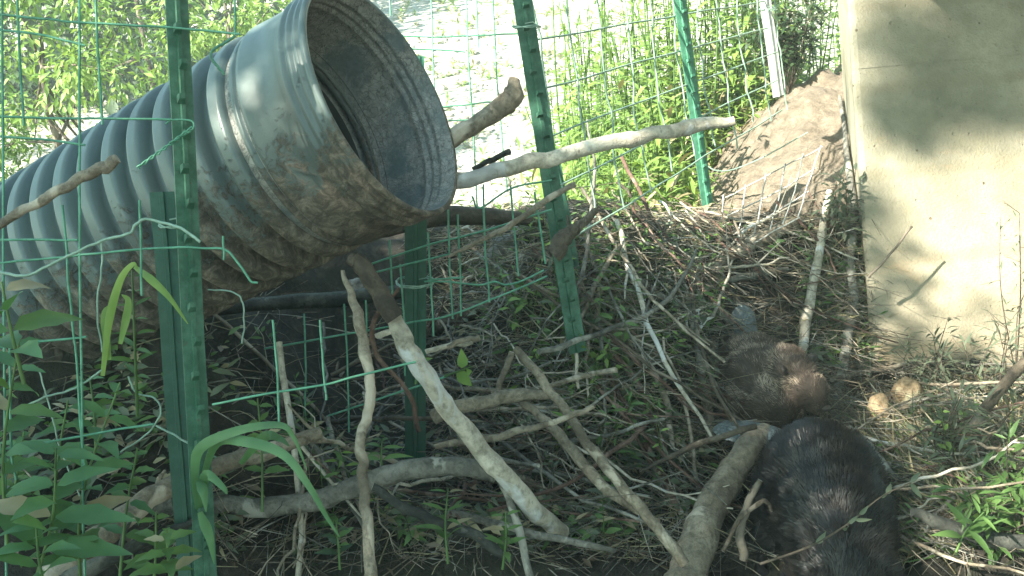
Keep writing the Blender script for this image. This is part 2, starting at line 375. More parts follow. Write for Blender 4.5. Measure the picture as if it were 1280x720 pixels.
# ------------------------------------------------------------------ drainage pipe
c0 = Vector(CAM) + toW((-.24753, .37638, 1.91007)); ax_ = toW((-.85227, -.3514, .3875)).normalized()
upv = (Vector((0, 0, 1)) - ax_ * ax_.z).normalized(); sd = ax_.cross(upv)
def ring_surface(mb, prof, sides=128):
    vs = []; fs = []
    for s, r in prof:
        for k in range(sides):
            th = 2 * math.pi * k / sides; vs.append(Vector((math.cos(th) * r, s, math.sin(th) * r)))
    for i in range(len(prof) - 1):
        for k in range(sides):
            k2 = (k + 1) % sides; fs.append((i * sides + k, i * sides + k2, (i + 1) * sides + k2, (i + 1) * sides + k))
    mb.add(vs, fs)
pm = Matrix(((-sd.x, ax_.x, upv.x, c0.x), (-sd.y, ax_.y, upv.y, c0.y), (-sd.z, ax_.z, upv.z, c0.z), (0, 0, 0, 1)))
if pm.to_3x3().determinant() < 0:
    pm = Matrix(((sd.x, ax_.x, upv.x, c0.x), (sd.y, ax_.y, upv.y, c0.y), (sd.z, ax_.z, upv.z, c0.z), (0, 0, 0, 1)))
pipe = bpy.data.objects.new('drainage_pipe', None); C.objects.link(pipe); pipe.matrix_world = pm; pipe.empty_display_size = .1
tag(pipe, 'big black corrugated plastic pipe, muddy underneath, jutting through the wire fence', 'pipe')
def kid(mb, name, mats, parent, smooth=True):
    o = mb.build(name, mats, None, smooth); o.parent = parent; return o
MP, MPI = pipe_mat(), pipe_in_mat()
prof = [(0.0, .2395), (-.002, .245), (0.001, .2500), (.008, .2505)]
for s in (.022, .040, .058): prof += [(s - .006, .2440), (s - .002, .2485), (s + .003, .2485), (s + .007, .2435)]
prof += [(.075, .2425), (.076, .241), (.13, .2425), (.16, .2445), (.168, .2440), (.171, .236), (.178, .233), (.181, .238), (.19, .239), (.196, .226)]
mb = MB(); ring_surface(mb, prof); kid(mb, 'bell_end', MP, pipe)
prof = [(.196, .214)]
s = .204
while s < 2.9:
    prof += [(s, .208), (s + .004, .218), (s + .008, .2365), (s + .013, .2425), (s + .018, .2440), (s + .026, .2425), (s + .034, .2440), (s + .040, .2422), (s + .045, .236), (s + .047, .218), (s + .050, .208), (s + .066, .207)]
    s += .0725
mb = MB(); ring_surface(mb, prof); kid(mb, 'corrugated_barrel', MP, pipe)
prof = [(0.0, .2394), (.012, .2375)]
for s in (.030, .050, .070): prof += [(s - .007, .2365), (s - .002, .2325), (s + .003, .2325), (s + .008, .2365)]
prof += [(.09, .236), (.15, .235), (.205, .232), (.215, .226), (.217, .205)]
mb = MB(); ring_surface(mb, prof); kid(mb, 'inner_liner', MPI, pipe)
m, nt, b = newmat('shade_darkened_black_liner'); b.inputs['Base Color'].default_value = (.016, .02, .019, 1); b.inputs['Roughness'].default_value = .6  # black plastic, its colour darkened further to paint the unlit depth of the pipe
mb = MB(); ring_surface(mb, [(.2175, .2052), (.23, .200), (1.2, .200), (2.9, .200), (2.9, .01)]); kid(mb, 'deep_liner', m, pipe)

# ------------------------------------------------------------------ fence posts
def post(p_top, p_bot, width, mat, label, studs=True, face=None, name='fence_post', group='steel fence posts'):
    """T section steel post with studs down its front"""
    a, b_ = Vector(p_bot), Vector(p_top); ax = (b_ - a).normalized()
    view = ((a + b_) / 2 - Vector(CAM)); view = (view - ax * view.dot(ax)).normalized()
    if face is not None:
        view = (Matrix.Rotation(face, 3, ax) @ view)
    s = ax.cross(view).normalized(); L = (b_ - a).length
    T = [(-.5, 0), (-.5, -.07), (-.11, -.10), (-.08, -.22), (.08, -.22), (.11, -.10), (.5, -.07), (.5, 0), (.06, .05), (.05, .8), (-.05, .8), (-.06, .05)]
    e = empty(name, a)
    mb = MB(); n = len(T); nseg = 8
    vs = []
    for i in range(nseg + 1):
        wob = Vector((noise.noise(Vector((i * .4, a.x, 1))), noise.noise(Vector((i * .4, a.x, 5))), 0)) * .0025
        vs += [a + ax * (L * i / nseg) + s * (x * width) + view * (y * width) + wob for x, y in T]
    fs = []
    for i in range(nseg): fs += [(i * n + k, i * n + (k + 1) % n, (i + 1) * n + (k + 1) % n, (i + 1) * n + k) for k in range(n)]
    fs += [tuple(range(n))[::-1], tuple(range(nseg * n, nseg * n + n))]
    mb.add(vs, fs); mb.build('post_section', mat, e, smooth=False)
    if studs:
        k = .04
        while k < L:
            c = a + ax * k - view * (.25 * width) + s * (.12 * width if int(k / .055) % 2 else -.05 * width)
            q = Matrix((s, -view, ax)).transposed(); mb = MB()
            vs = [c + q @ Vector(v) for v in ((-.18 * width, 0, -.006), (.18 * width, 0, -.006), (.18 * width, 0, .007), (-.18 * width, 0, .007), (-.13 * width, .22 * width, .002), (.13 * width, .22 * width, .002), (.13 * width, .22 * width, .010), (-.13 * width, .22 * width, .010))]
            mb.add(vs, [(0, 1, 5, 4), (1, 2, 6, 5), (2, 3, 7, 6), (3, 0, 4, 7), (4, 5, 6, 7)]); k += .055
            mb.build('stud', mat, e, smooth=False)
    return tag(e, label, 'post', group)
def ext(a, b_, t): return a + (b_ - a) * t
a, b_ = P(219, -30, 1.52), P(256, 700, 1.56); post(a, ext(a, b_, 1.25), .036, M_POST, 'tall green studded steel post standing in front of the corrugated pipe', face=.35)
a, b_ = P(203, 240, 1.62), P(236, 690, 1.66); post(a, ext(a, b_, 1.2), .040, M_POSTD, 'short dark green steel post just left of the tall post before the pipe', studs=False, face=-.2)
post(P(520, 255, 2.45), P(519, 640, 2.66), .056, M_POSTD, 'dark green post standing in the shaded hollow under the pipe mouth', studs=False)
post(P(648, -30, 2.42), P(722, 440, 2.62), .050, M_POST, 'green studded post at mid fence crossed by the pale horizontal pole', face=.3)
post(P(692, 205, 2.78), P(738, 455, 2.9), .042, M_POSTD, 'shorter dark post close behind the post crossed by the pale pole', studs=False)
post(P(846, -30, 3.15), P(884, 255, 3.5), .045, M_WIRE, 'bright green thin post among the sunlit weeds at the far end of the fence', face=.5)
post(P(952, -30, 3.7), P(973, 120, 3.95), .045, M_GALV, 'pale grey galvanised post near the bare dirt mound', studs=False, face=.3)
post(P(524, 70, 2.7), P(524, 200, 2.75), .030, M_WIRE, 'short green post top showing just behind the pipe rim', studs=False)

# ------------------------------------------------------------------ wire fencing
def wire(mb, pts, r=.0024, d=None, wob=.004, n=6, mi=0, sides=5):
    q = [P(*p) if len(p) == 3 else P(p[0], p[1], d) for p in pts]
    c = catmull(q, n); sx_ = rnd.random() * 50
    c = [p + Vector((noise.noise(Vector((sx_, i * .35, 0))), 0, noise.noise(Vector((sx_, i * .35, 9))))) * wob for i, p in enumerate(c)]
    tube(mb, c, r, sides, mi)
def panel_grid(mb, cor, us, vs_, r=.0022, wob=.003, bulge=0, skip=0, n=12, cut=0.0):
    """cor = tl,tr,br,bl as (px,py,d); bilinear in space"""
    tl, tr, br, bl = [P(*c) for c in cor]
    nrm = (tr - tl).cross(bl - tl).normalized()
    def S(u, v): return (tl.lerp(tr, u)).lerp(bl.lerp(br, u), v) + nrm * bulge * math.sin(math.pi * u) * math.sin(math.pi * v)
    for u in us:
        if rnd.random() < skip: continue
        v1 = 1 - rnd.random() * cut; sd_ = rnd.random() * 40
        tube(mb, [S(u + .008 * noise.noise(Vector((sd_, i * .3, 0))), v1 * i / n) + nrm * wob * noise.noise(Vector((sd_, i * .5, 3))) for i in range(n + 1)], r, 5)
    for v in vs_:
        if rnd.random() < skip: continue
        u1 = 1 - rnd.random() * cut * .3; sd_ = rnd.random() * 40
        tube(mb, [S(u1 * i / n, v + .008 * noise.noise(Vector((sd_, i * .3, 0)))) + nrm * (.0035 + wob * noise.noise(Vector((sd_, i * .5, 3)))) for i in range(n + 1)], r, 5)
# near panel, left, in front of the pipe (two overlapping cut sheets)
mb = MB(); d = 1.47
for pts in [[(3,-20),(4,300),(8,720)], [(21,-20),(25,80),(30,157)], [(99,-20),(100,150),(99,260),(101,420),(104,640),(106,720)], [(119,-20),(122,60),(128,156)],
            [(-20,16),(60,24),(100,28),(210,34),(300,43)], [(-20,35),(50,43),(106,57)], [(-20,145),(100,148),(214,149)], [(-20,169),(50,174),(106,181)],
            [(292,-20),(294,20),(294,44)], [(-20,299),(50,300),(97,300)], [(0,329),(60,323),(110,318),(190,310),(250,310),(280,312),(297,328),(312,350),(322,354)],
            [(78,256),(82,300),(86,360),(94,430)], [(174,250),(176,300),(177,370)], [(-20,437),(40,428),(108,421)],
            [(94,430),(103,560),(108,600)], [(-20,565),(60,553),(140,538),(192,530)], [(265,506),(340,491),(400,482),(440,472),(520,452)],
            [(12,420),(14,560),(20,600)], [(279,295),(280,325)], [(341,400),(346,460),(349,530)], [(400,400),(405,470),(408,500)]]:
    wire(mb, pts, .0020, d, .0012)
np_ = mb.build('wire_fence_panel', M_WIRE); tag(np_, 'near green welded wire sheet with cut ends across the left of the pipe', 'fence', 'wire fence sheets')
# loose bent wires
def loose(name, pts, r, d, mat, label, cat='wire', group='loose bent fence wires'):
    mb = MB(); wire(mb, pts, r, d, .002, 8); o = mb.build(name, mat); return tag(o, label, cat, group)
loose('bent_wire', [(294,44),(284,52),(270,60),(263,70),(270,80),(281,93)], .0026, 1.6, M_WIRE, 'bent green wire end hooked over the top of the corrugated pipe')
loose('bent_wire', [(0,340),(30,345),(55,335),(95,315),(130,300),(160,292),(175,276),(190,275),(225,285),(250,302)], .0024, 1.42, M_WIREP, 'twisted pale green wire sagging across the pipe at mid height on the left')
loose('bent_wire', [(150,565),(180,545),(200,520),(195,500),(170,490),(160,470)], .0016, 1.6, M_WIREP, 'thin looping wire hanging among the leafy weeds at left')
loose('bent_wire', [(28,510),(60,495),(90,487),(110,475),(130,460)], .0018, 1.5, M_WIREP, 'thin slanting wire above the left leafy weeds')
loose('bent_wire', [(48,462),(60,500),(75,560),(100,620)], .0014, 1.6, M_WIREP, 'thin dangling wire behind the leafy weeds at left')
loose('bent_wire', [(128,300),(127,340),(121,380),(128,440)], .0016, 1.5, M_WIREP, 'thin wire hanging down below the sagging twisted wire')
loose('bent_wire', [(260,362),(290,365),(303,378),(305,410),(302,430)], .0016, 1.7, M_WIREP, 'thin arched wire under the pipe beside the tall green post')
loose('bent_wire', [(195,532),(220,545),(245,560),(270,572)], .0018, 1.6, M_WIREP, 'short slanting wire in front of the tall post foot')
# tie on the tall post
mb = MB()
wire(mb, [(207,155),(215,150),(235,150),(242,154),(240,162),(225,172),(212,178)], .0016, 1.48, .0, 8)
for ph in (0, math.pi):
    q = []
    for i in range(40):
        t = i / 39; x = 240 - 68 * t; y = 160 + 50 * t
        q.append(P(x + 1.2 * math.sin(t * 26 + ph), y + 1.7 * math.cos(t * 26 + ph), 1.47 + .002 * math.sin(t * 34 + ph)))
    tube(mb, q, .0014, 5)
tag(mb.build('wire_tie', M_WIRE), 'twisted green wire tie wrapped round the tall post in front of the pipe', 'wire tie', 'wire ties on the posts')
def tie(px, py, d, r, label, tilt=.2, turns=2):
    mb = MB(); c = P(px, py, d); q = []
    for i in range(turns * 16 + 1):
        th = 2 * math.pi * i / 16
        q.append(c + toW((math.cos(th) * r, math.sin(th) * r * tilt + .003 * math.sin(i * .9), math.sin(th) * r)))
    q.append(q[-1] + toW((-.02, .012, -.01))); q.append(q[-1] + toW((-.02, -.004, 0)))
    tube(mb, q, .0015, 5); return tag(mb.build('wire_tie', M_WIREP), label, 'wire tie', 'wire ties on the posts')
tie(658, 34, 2.43, .036, 'wire tie looped round the mid post near the top of the picture')
tie(519, 352, 2.5, .05, 'loose wire tie looped round the dark post under the pipe mouth', .3, 3)
tie(222, 280, 1.62, .03, 'wire tie round the short dark post left of the tall one')
tie(688, 200, 2.52, .04, 'wire tie round the mid post just below the pale pole')
tie(960, 12, 3.7, .035, 'wire tie round the pale grey post at top right')
# middle panel behind the pipe
mb = MB(); d = 2.62
for pts in [[(486,-20),(488,20)], [(538,-20),(541,60),(543,120),(548,200)], [(583,-20),(585,60),(590,140),(597,260)], [(595,-20),(598,60)],
            [(500,45),(560,46),(640,42),(666,40)], [(509,61),(545,62),(582,65)], [(553,134),(590,130),(640,124)], [(560,150),(600,150)],
            [(616,-20),(620,80),(628,180),(634,240)]]:
    wire(mb, pts, .0024, d, .0015)
for pts in [[(560,262),(562,330),(566,398)], [(572,268),(575,340),(576,395)], [(604,230),(606,300),(612,378)], [(638,232),(643,290),(648,345)], [(668,240),(676,290),(682,330)],
            [(535,290),(538,350),(542,420)], [(450,335),(540,305),(600,290),(690,262)], [(470,340),(560,318)], [(520,402),(560,395),(610,376),(650,360),(684,345)],
            [(535,350),(560,348),(580,346)], [(530,352),(560,352),(600,356),(618,352),(632,356),(650,352),(680,338)], [(487,300),(490,360),(492,420)], [(457,375),(459,430),(461,480)],
            [(410,520),(470,500),(560,470)], [(380,392),(382,450),(381,520)], [(430,380),(434,450),(436,540)], [(330,436),(420,420),(520,402)], [(500,330),(505,400),(506,470)], [(590,245),(600,260),(640,235),(690,225)]]:
    wire(mb, pts, .0027, 2.4, .0015)
tag(mb.build('wire_fence_panel', M_WIRE), 'green welded wire sheet just right of the pipe mouth, sagging at its foot', 'fence', 'wire fence sheets')
mb = MB()
panel_grid(mb, [(662,-25,2.6), (962,-40,3.75), (985,150,3.9), (712,330,2.72)], [i / 10 + .004 for i in range(11)], [.05, .2, .37, .54, .72, .92], .0030, .012, .02, 0, 14, .15)
tag(mb.build('wire_fence_panel', M_WIREP), 'pale weathered wire sheet in front of the sunlit tall weeds', 'fence', 'wire fence sheets')
mb = MB()
panel_grid(mb, [(905,245,3.75), (1030,180,3.72), (1000,270,3.5), (895,330,3.5)], [0, .22, .42, .62, .8, .97], [0.02, .33, .66, 1.], .0027, .012, .015, 0, 10, .1)
tag(mb.build('wire_fence_panel', M_WIREG), 'bare grey wire mesh lying slanted over the bare dirt mound', 'fence', 'wire fence sheets')
loose('bent_wire', [(870,190),(885,208),(905,214),(935,205),(970,188),(1010,165)], .0026, 3.7, M_WIREP, 'long curved wire sweeping over the dirt mound')

# ------------------------------------------------------------------ sticks and logs
def stick(name, pts, rpx, mat, label, d=None, lift=.01, cat=None, group=None, sides=8, wob=.006, branches=(), tip=None, tipmat='pale', nseg=7):
    """pts: (px,py[,depth]); depth omitted = lying on the ground. rpx: radius in photo pixels"""
    q = []; dd = []
    xs = np.array([p[0] for p in pts], float); ys = np.array([p[1] for p in pts], float); gd = Gd(xs, ys)
    for i, p in enumerate(pts):
        g = gd[i] - .015
        if len(p) > 2: dep = min(p[2], g)
        elif isinstance(d, (list, tuple)): dep = min(d[0] + (d[1] - d[0]) * i / (len(pts) - 1), g)
        elif d: dep = min(d, g)
        else: dep = g - lift
        q.append(P(p[0], p[1], dep)); dd.append(dep)
    if len(q) == 2: q = [q[0], (q[0] + q[1]) / 2 + Vector((0, 0, .004)), q[1]]; dd = [dd[0], sum(dd) / 2, dd[1]]
    c = catmull(q, nseg); sd_ = rnd.random() * 90
    dl = interp(dd, len(c)); rr = interp(rpx if isinstance(rpx, (list, tuple)) else [rpx, rpx], len(c))
    c = [p + Vector((noise.noise(Vector((sd_, i * .3, 0))), noise.noise(Vector((sd_, i * .3, 7))), noise.noise(Vector((sd_, i * .3, 9))))) * wob for i, p in enumerate(c)]
    rad = [r * D / F * (1 + .10 * noise.noise(Vector((sd_, i * .25, 20)))) for i, (r, D) in enumerate(zip(rr, dl))]
    for kk in range(max(1, len(c) // 9)):                       # knots
        kx = rnd.randrange(1, len(rad) - 1); rad[kx] *= 1.09
    mb = MB()
    mats = [BARK[mat], BARK[tipmat]]
    tube(mb, c, rad, sides, 0, rough=.12, seed=sd_, mcap=1)
    for (i0, L, rr_) in branches:
        b0 = c[int(i0 * (len(c) - 1))]; t = (c[min(int(i0 * (len(c) - 1)) + 1, len(c) - 1)] - b0).normalized()
        dv_ = (t + t.orthogonal() * rnd.uniform(.5, 1) + Vector((rnd.uniform(-.4, .4), 0, rnd.uniform(0, .5)))).normalized()
        tube(mb, [b0, b0 + dv_ * L * .5 + Vector((0, 0, .01)), b0 + dv_ * L], [rr_, rr_ * .8, rr_ * .5], 5)
    o = mb.build(name, mats); o['_c'] = 0; del o['_c']
    return tag(o, label, cat or name.replace('_', ' '), group)
# big named pieces
o = stick('pole', [(436,322,1.86),(452,332,1.86),(470,360,1.86),(494,398,1.86)], [8, 11, 12, 12], 'brown', 'x', sides=12, wob=.003)
top_sec = o
o = stick('pole', [(490,392,1.87),(508,430,1.88),(530,466,1.9),(560,512,1.95),(600,560,2.0),(640,605,2.05),(672,640,2.12),(702,664,2.2)], [10, 12, 12.5, 12, 11.5, 12, 12, 11], 'pale',
      'thick peeled pale pole leaning from the pipe mouth down to the hollow', sides=14, wob=.006, branches=[(.62, .03, .006)])
top_sec.name = 'bark_section'; top_sec.parent = o; del top_sec['label']; del top_sec['category']; top_sec['label'] = 'brown bark left on the upper end'
S = stick
S('pole', [(428,338,1.8),(440,372,1.78),(449,400,1.76),(456,440,1.75),(463,480,1.74),(461,515,1.74),(450,548,1.73),(453,580,1.73),(455,620,1.72),(460,660,1.7),(466,760,1.66)], [2.5,5,7,7,6.5,6.5,6.5,6.5,7,7,7.5], 'tan', 'slim crooked pole standing upright left of the thick peeled pole', sides=10)
S('branch', [(495,418,2.0),(520,455,2.0),(548,503,2.02),(580,545,2.05),(610,575,2.06),(633,615,2.06),(648,660,2.06),(664,735,2.06)], [3,4,5,5,5,5,5,5], 'grey', 'slender grey branch running close beside the thick peeled pole')
S('log', [(40,650),(120,636),(190,632),(260,630),(330,634),(400,624),(450,606),(500,590),(545,584),(590,586),(622,594)], [10,11,12,12,12,13,13,13,13,12,9], 'grey', 'long smooth grey log lying across the hollow behind the curved log', d=2.08, sides=12)
S('log', [(30,760),(75,712),(115,680),(150,652),(180,628),(215,605),(260,588),(300,574),(345,562),(400,540)], [17,16,15,14,13,12,11,10,8], 'tan', 'curved brown log rising from the bottom left corner in front of the grey log', d=[1.62,2.05], sides=12, branches=[(.5, .05, .006)])
S('branch', [(40,750,1.6),(110,712,1.6),(150,692,1.6),(200,668,1.62),(258,646,1.66)], [11,10,8,3], 'dark', 'dark wet split branch at the bottom left corner', sides=9, branches=[(.5, .06, .006)])
S('branch', [(-20,292,1.28),(20,268,1.3),(60,246,1.3),(100,223,1.32),(134,207,1.33),(144,198,1.33)], [5,6,6,7,8,6], 'tan', 'weathered branch with a broken knob crossing in front of the left end of the pipe', sides=10)
S('branch', [(540,190,2.15),(566,172,2.15),(600,152,2.15),(628,133,2.15),(641,120,2.15),(643,98,2.15)], [11,11,11,13,13,7], 'tan', 'chewed knobby branch poking out behind the pipe rim', sides=10, branches=[(.72, .035, .012)])
S('pole', [(562,228,2.1),(600,219,2.12),(650,207,2.15),(700,194,2.2),(760,179,2.22),(820,167,2.25),(870,158,2.3),(919,150,2.3)], [10,10.5,10,10,9.5,9,9,5.5], 'pale', 'long pale peeled pole lying level across the fence right of the pipe', sides=12, wob=.008)
S('branch', [(590,212,2.3),(615,200,2.3),(637,190,2.3)], [3,4,4], 'dark', 'short dark stub just above the long level pale pole')
S('branch', [(560,322,2.3),(600,300,2.3),(640,281,2.3),(680,252,2.3),(719,229,2.3)], [2,3,4,4,4], 'tan', 'straight pale stick leaning up to the mid post below the level pole')
S('stump', [(692,318,2.5),(706,296,2.5),(722,285,2.5),(745,262,2.5)], [12,11,7,4], 'brown', 'gnarled brown stub at the foot of the mid post', branches=[(.5, .05, .006)])
S('branch', [(800,350),(830,372),(862,386),(872,430),(878,478)], [3,4,5,5,5], 'grey', 'bent grey forked branch standing above the brush left of the beavers', lift=.12, branches=[(.5, .04, .004)])
S('log', [(540,522),(575,508),(610,502),(650,494),(690,494)], [9,10,9,9,5], 'tan', 'short log with a chewed reddish end behind the thick peeled pole', d=2.35, sides=11)
S('pole', [(644,436),(680,478),(715,525),(745,568),(780,610),(815,652),(858,705)], [5,6,6,7,7,7,7], 'tan', 'long slim tan pole slanting down to the bottom log, upper one of the pair', d=[2.35,2.12], sides=9)
S('pole', [(650,500),(676,520),(700,545),(728,580),(758,612),(800,642)], [5,6,7,7,7,4], 'tan', 'shorter slanting tan pole below and left of the long slim one', d=[2.4,2.25], sides=9)
S('branch', [(545,560),(590,550),(640,542),(690,528),(720,517),(742,508)], [4,5,5,4,4,3], 'tan', 'thin level branch crossing behind the thick peeled pole above the grey log', d=2.2)
S('branch', [(1036,240),(1028,290),(1019,345),(1008,395),(1003,440)], [4,5,6,7,6], 'pale', 'upright peeled grey branch above the rear beaver', lift=.08, sides=9)
S('branch', [(1050,120),(1060,200),(1066,260),(1062,320),(1066,370),(1060,420),(1050,480),(1044,528)], [2,4,5,6,6,6.5,6,5], 'grey', 'tall thin branch leaning against the left edge of the concrete wall', lift=.06, d=None, sides=9)
S('branch', [(1140,283,3.3),(1112,318,3.3),(1086,346,3.3)], [1.2,1.6,2], 'brown', 'short thin twig leaning on the concrete wall')
S('log', [(1310,430),(1270,465),(1238,502),(1212,540),(1188,590)], [6,7,7,7,5], 'brown', 'slanting dull log at the right edge among the grass', d=2.5, sides=10)
S('driftwood', [(890,335),(925,312),(960,294),(990,278),(1004,268)], [6,9,10,8,3], 'tan', 'split weathered driftwood piece lying at the foot of the dirt mound', lift=.05, sides=7)
S('driftwood', [(898,350),(940,345),(985,335)], [4,5,3], 'grey', 'small curved grey driftwood below the split piece', lift=.05)
S('branch', [(835,300),(858,335),(885,372),(915,405)], [5,6,6,3], 'grey', 'weathered grey branch sloping toward the rear beaver tail', lift=.1)
S('log', [(850,745),(862,712),(876,668),(893,628),(915,592),(940,556),(955,540)], [25,24,22,19,16,13], 'tan', 'thick pale log with bite marks under the front beaver', d=[2.2,2.6], sides=16)
S('branch', [(255,390,2.85),(330,380,2.9),(420,374,2.95),(530,360,3.0)], [8,9,10,9], 'dark', 'dark level log propped under the corrugated pipe', sides=9)
S('log', [(515,425),(560,402),(600,385),(635,372)], [8,10,10,7], 'brown', 'dark brown log beneath the sagging wire sheet', lift=.05)
S('log', [(430,300,2.9),(520,275,2.95),(600,270,3.0),(680,275,3.0)], [9,12,12,8], 'brown', 'dark log lying along the crest behind the pipe mouth', sides=9)
S('branch', [(470,421,2.3),(500,414,2.3)], [4,4], 'pale', 'short cut stick end, leftmost of the three below the pipe mouth')
S('branch', [(560,432,2.35),(600,421,2.35)], [3.5,3.5], 'tan', 'short cut stick end, highest of the three below the pipe mouth')
S('branch', [(532,440,2.35),(590,428,2.38)], [3.5,3], 'pale', 'short cut stick end, middle of the three below the pipe mouth')
S('branch', [(466,608),(500,632),(540,650),(590,668),(640,700)], [5,6,7,7,7], 'dark', 'dark branch slanting down below the grey log', d=2.0)
S('branch', [(560,640),(620,655),(690,672),(770,688)], [4,5,5,3], 'grey', 'thin branch along the bottom edge right of the peeled pole foot', d=2.1)
S('branch', [(560,545),(600,570),(660,600),(740,650),(780,662)], [3,5,5,4,3], 'brown', 'brown branch slanting behind the peeled pole toward the bottom', d=2.45)
S('branch', [(500,360),(470,400),(470,440),(510,490),(525,540)], [2,3,3,3,3], 'red', 'thin reddish stem curving down behind the thick peeled pole', d=2.3)
S('branch', [(640,440),(628,470),(620,492)], [4,4,3], 'tan', 'short forked stick above the chewed log', d=2.5)
S('branch', [(770,445),(795,475),(815,520),(838,580)], [3,4,4,3], 'red', 'leftmost brown shoot of the bunch left of the beavers', lift=.08)
S('branch', [(778,432),(812,458),(832,500),(840,560)], [3,4,4,3], 'tan', 'curved tan shoot in the bunch left of the beavers', lift=.1)
S('branch', [(760,470),(800,540),(830,600),(850,640)], [3,4,5,4], 'red', 'lower reddish shoot slanting to the thick pale log', lift=.06)
S('branch', [(800,590),(860,560),(905,545),(945,532)], [2,4,4,4], 'brown', 'brown stick resting across the thick pale log by the front beaver tail', d=2.45)
S('branch', [(1062,535,2.75),(1085,555,2.65),(1105,580,2.55),(1122,600,2.5)], [4,5,5,4], 'grey', 'grey stick curving over the right flank of the front beaver')
S('branch', [(1040,475),(1075,466),(1110,460),(1145,450)], [3,4,3,2], 'tan', 'thin stick poking level toward the foot of the concrete wall', lift=.08)
S('branch', [(905,480),(893,455),(893,430)], [6,6,5], 'tan', 'chewed stub standing left of the rear beaver', lift=.05)
S('branch', [(878,478),(886,520),(888,545)], [7,6,5], 'tan', 'pale forked stub at the left of the beavers', lift=.06)
S('branch', [(930,700),(925,660),(938,625),(950,600)], [5,6,5,4], 'brown', 'twisted root standing between the pale log and the front beaver', d=2.25)
S('branch', [(905,690),(925,650),(955,625),(965,640)], [3,3,3,2], 'brown', 'thin looping root beside the thick pale log', d=2.22)
S('branch', [(1140,640),(1180,655),(1230,672),(1290,680)], [6,9,11,12], 'dark', 'dark log at the bottom right corner', d=2.1, tipmat='dark')

# ------------------------------------------------------------------ countless twigs (individuals) and litter
def ground_hits(n, box_, seed):
    rs = np.random.default_rng(seed); x0, y0, x1, y1 = box_
    px = rs.uniform(x0, x1, n); py = rs.uniform(y0, y1, n); dd = Gd(px, py)
    return [(P(a, b2, d_), a, b2, d_) for a, b2, d_ in zip(px, py, dd) if d_ < 7]
def gnormal(x, y):
    e = .04; a, b2, c, d_ = h([x + e, x - e, x, x], [y, y, y + e, y - e])
    return Vector((-(a - b2) / (2 * e), -(c - d_) / (2 * e), 1)).normalized()
TW = ['grey', 'tan', 'brown', 'tan', 'grey', 'red', 'pale']
k = 0
for box_, n, seed in [((560, 300, 900, 640), 120, 1), ((780, 300, 1090, 480), 60, 2), ((1040, 480, 1280, 700), 45, 3), ((300, 420, 640, 690), 45, 4)]:
    for (p, a, b2, d_) in ground_hits(n, box_, seed):
        if 868 < a < 1125 and b2 > 372 and not (b2 > 600 and a > 1115): continue
        nn = gnormal(p.x, p.y); az = rnd.choice([rnd.uniform(0, 2 * math.pi), rnd.gauss(-.9, .35), rnd.gauss(-.9, .35)])
        t = Vector((math.cos(az), math.sin(az), 0)); t = (t - nn * t.dot(nn)).normalized()
        big_ = rnd.random() < .14; L = rnd.uniform(.15, .55) if not big_ else rnd.uniform(.5, .85); r = (rnd.uniform(.0022, .0062) if not big_ else rnd.uniform(.005, .009)) * (1 if L > .25 else .7); base = p + nn * rnd.uniform(.02, .10)
        bend = nn.cross(t) * rnd.uniform(-.12, .12) * L
        rise = rnd.uniform(-.05, .30)
        q = [base - t * L / 2, base - t * L * .15 + bend * .8 + nn * L * rise * .4, base + t * L * .2 + bend + nn * L * rise * .7, base + t * L / 2 + nn * L * rise]
        c = catmull(q, 4); sd_ = rnd.random() * 50
        c = [v + Vector((noise.noise(Vector((sd_, i * .6, 0))), noise.noise(Vector((sd_, i * .6, 5))), noise.noise(Vector((sd_, i * .6, 9))))) * .012 for i, v in enumerate(c)]
        mb = MB(); tube(mb, c, [r, r * .9, r * .55], 6)
        for j in range(rnd.choice([0, 1, 1, 2])):
            b0 = c[rnd.randrange(3, len(c) - 1)]; dv_ = (t + nn.cross(t) * rnd.choice([-1, 1]) * rnd.uniform(.5, 1) + nn * rnd.uniform(0, .5)).normalized()
            Lb = L * rnd.uniform(.2, .4); tube(mb, [b0, b0 + dv_ * Lb * .5, b0 + dv_ * Lb + nn * .01], [r * .6, r * .5, r * .25], 4)
        tag(mb.build('twig', BARK[rnd.choice(TW)]), 'thin bare twig lying loose among many others in the brush pile', 'twig', 'twigs in the brush pile'); k += 1

mb = MB()                                                           # fine litter
mats = [BARK['grey'], BARK['tan'], BARK['brown'], LEAF['dry'], LEAF['straw'], LEAF['grey']]
for box_, n, seed in [((520, 270, 1100, 600), 3600, 11), ((1000, 470, 1280, 700), 1800, 12), ((0, 370, 520, 718), 450, 13), ((560, 500, 1000, 718), 600, 14), ((200, 640, 900, 719), 500, 16), ((540, 255, 900, 330), 900, 15)]:
    for (p, a, b2, d_) in ground_hits(n, box_, seed):
        az = rnd.uniform(0, 2 * math.pi); t = Vector((math.cos(az), math.sin(az), rnd.gauss(0, .25))).normalized()
        lift = abs(rnd.gauss(0, .03)); q0 = p + Vector((0, 0, lift))
        if rnd.random() < .72:
            L = rnd.uniform(.05, .28); r = rnd.uniform(.0007, .0022)
            cv = Vector((rnd.uniform(-1, 1), rnd.uniform(-1, 1), rnd.uniform(-.3, .8))) * L * .12
            tube(mb, [q0 - t * L / 2, q0 + cv, q0 + t * L / 2], [r, r, r * .5], 3, rnd.choice([0, 0, 1, 1, 2, 4]), cap=False)
        else:
            leaf(mb, q0, t, Vector((rnd.uniform(-.5, .5), rnd.uniform(-.5, .5), 1)), rnd.uniform(.02, .05), rnd.uniform(.01, .022), rnd.choice([3, 3, 3, 5]), segs=2, droop=rnd.uniform(-.3, .5))
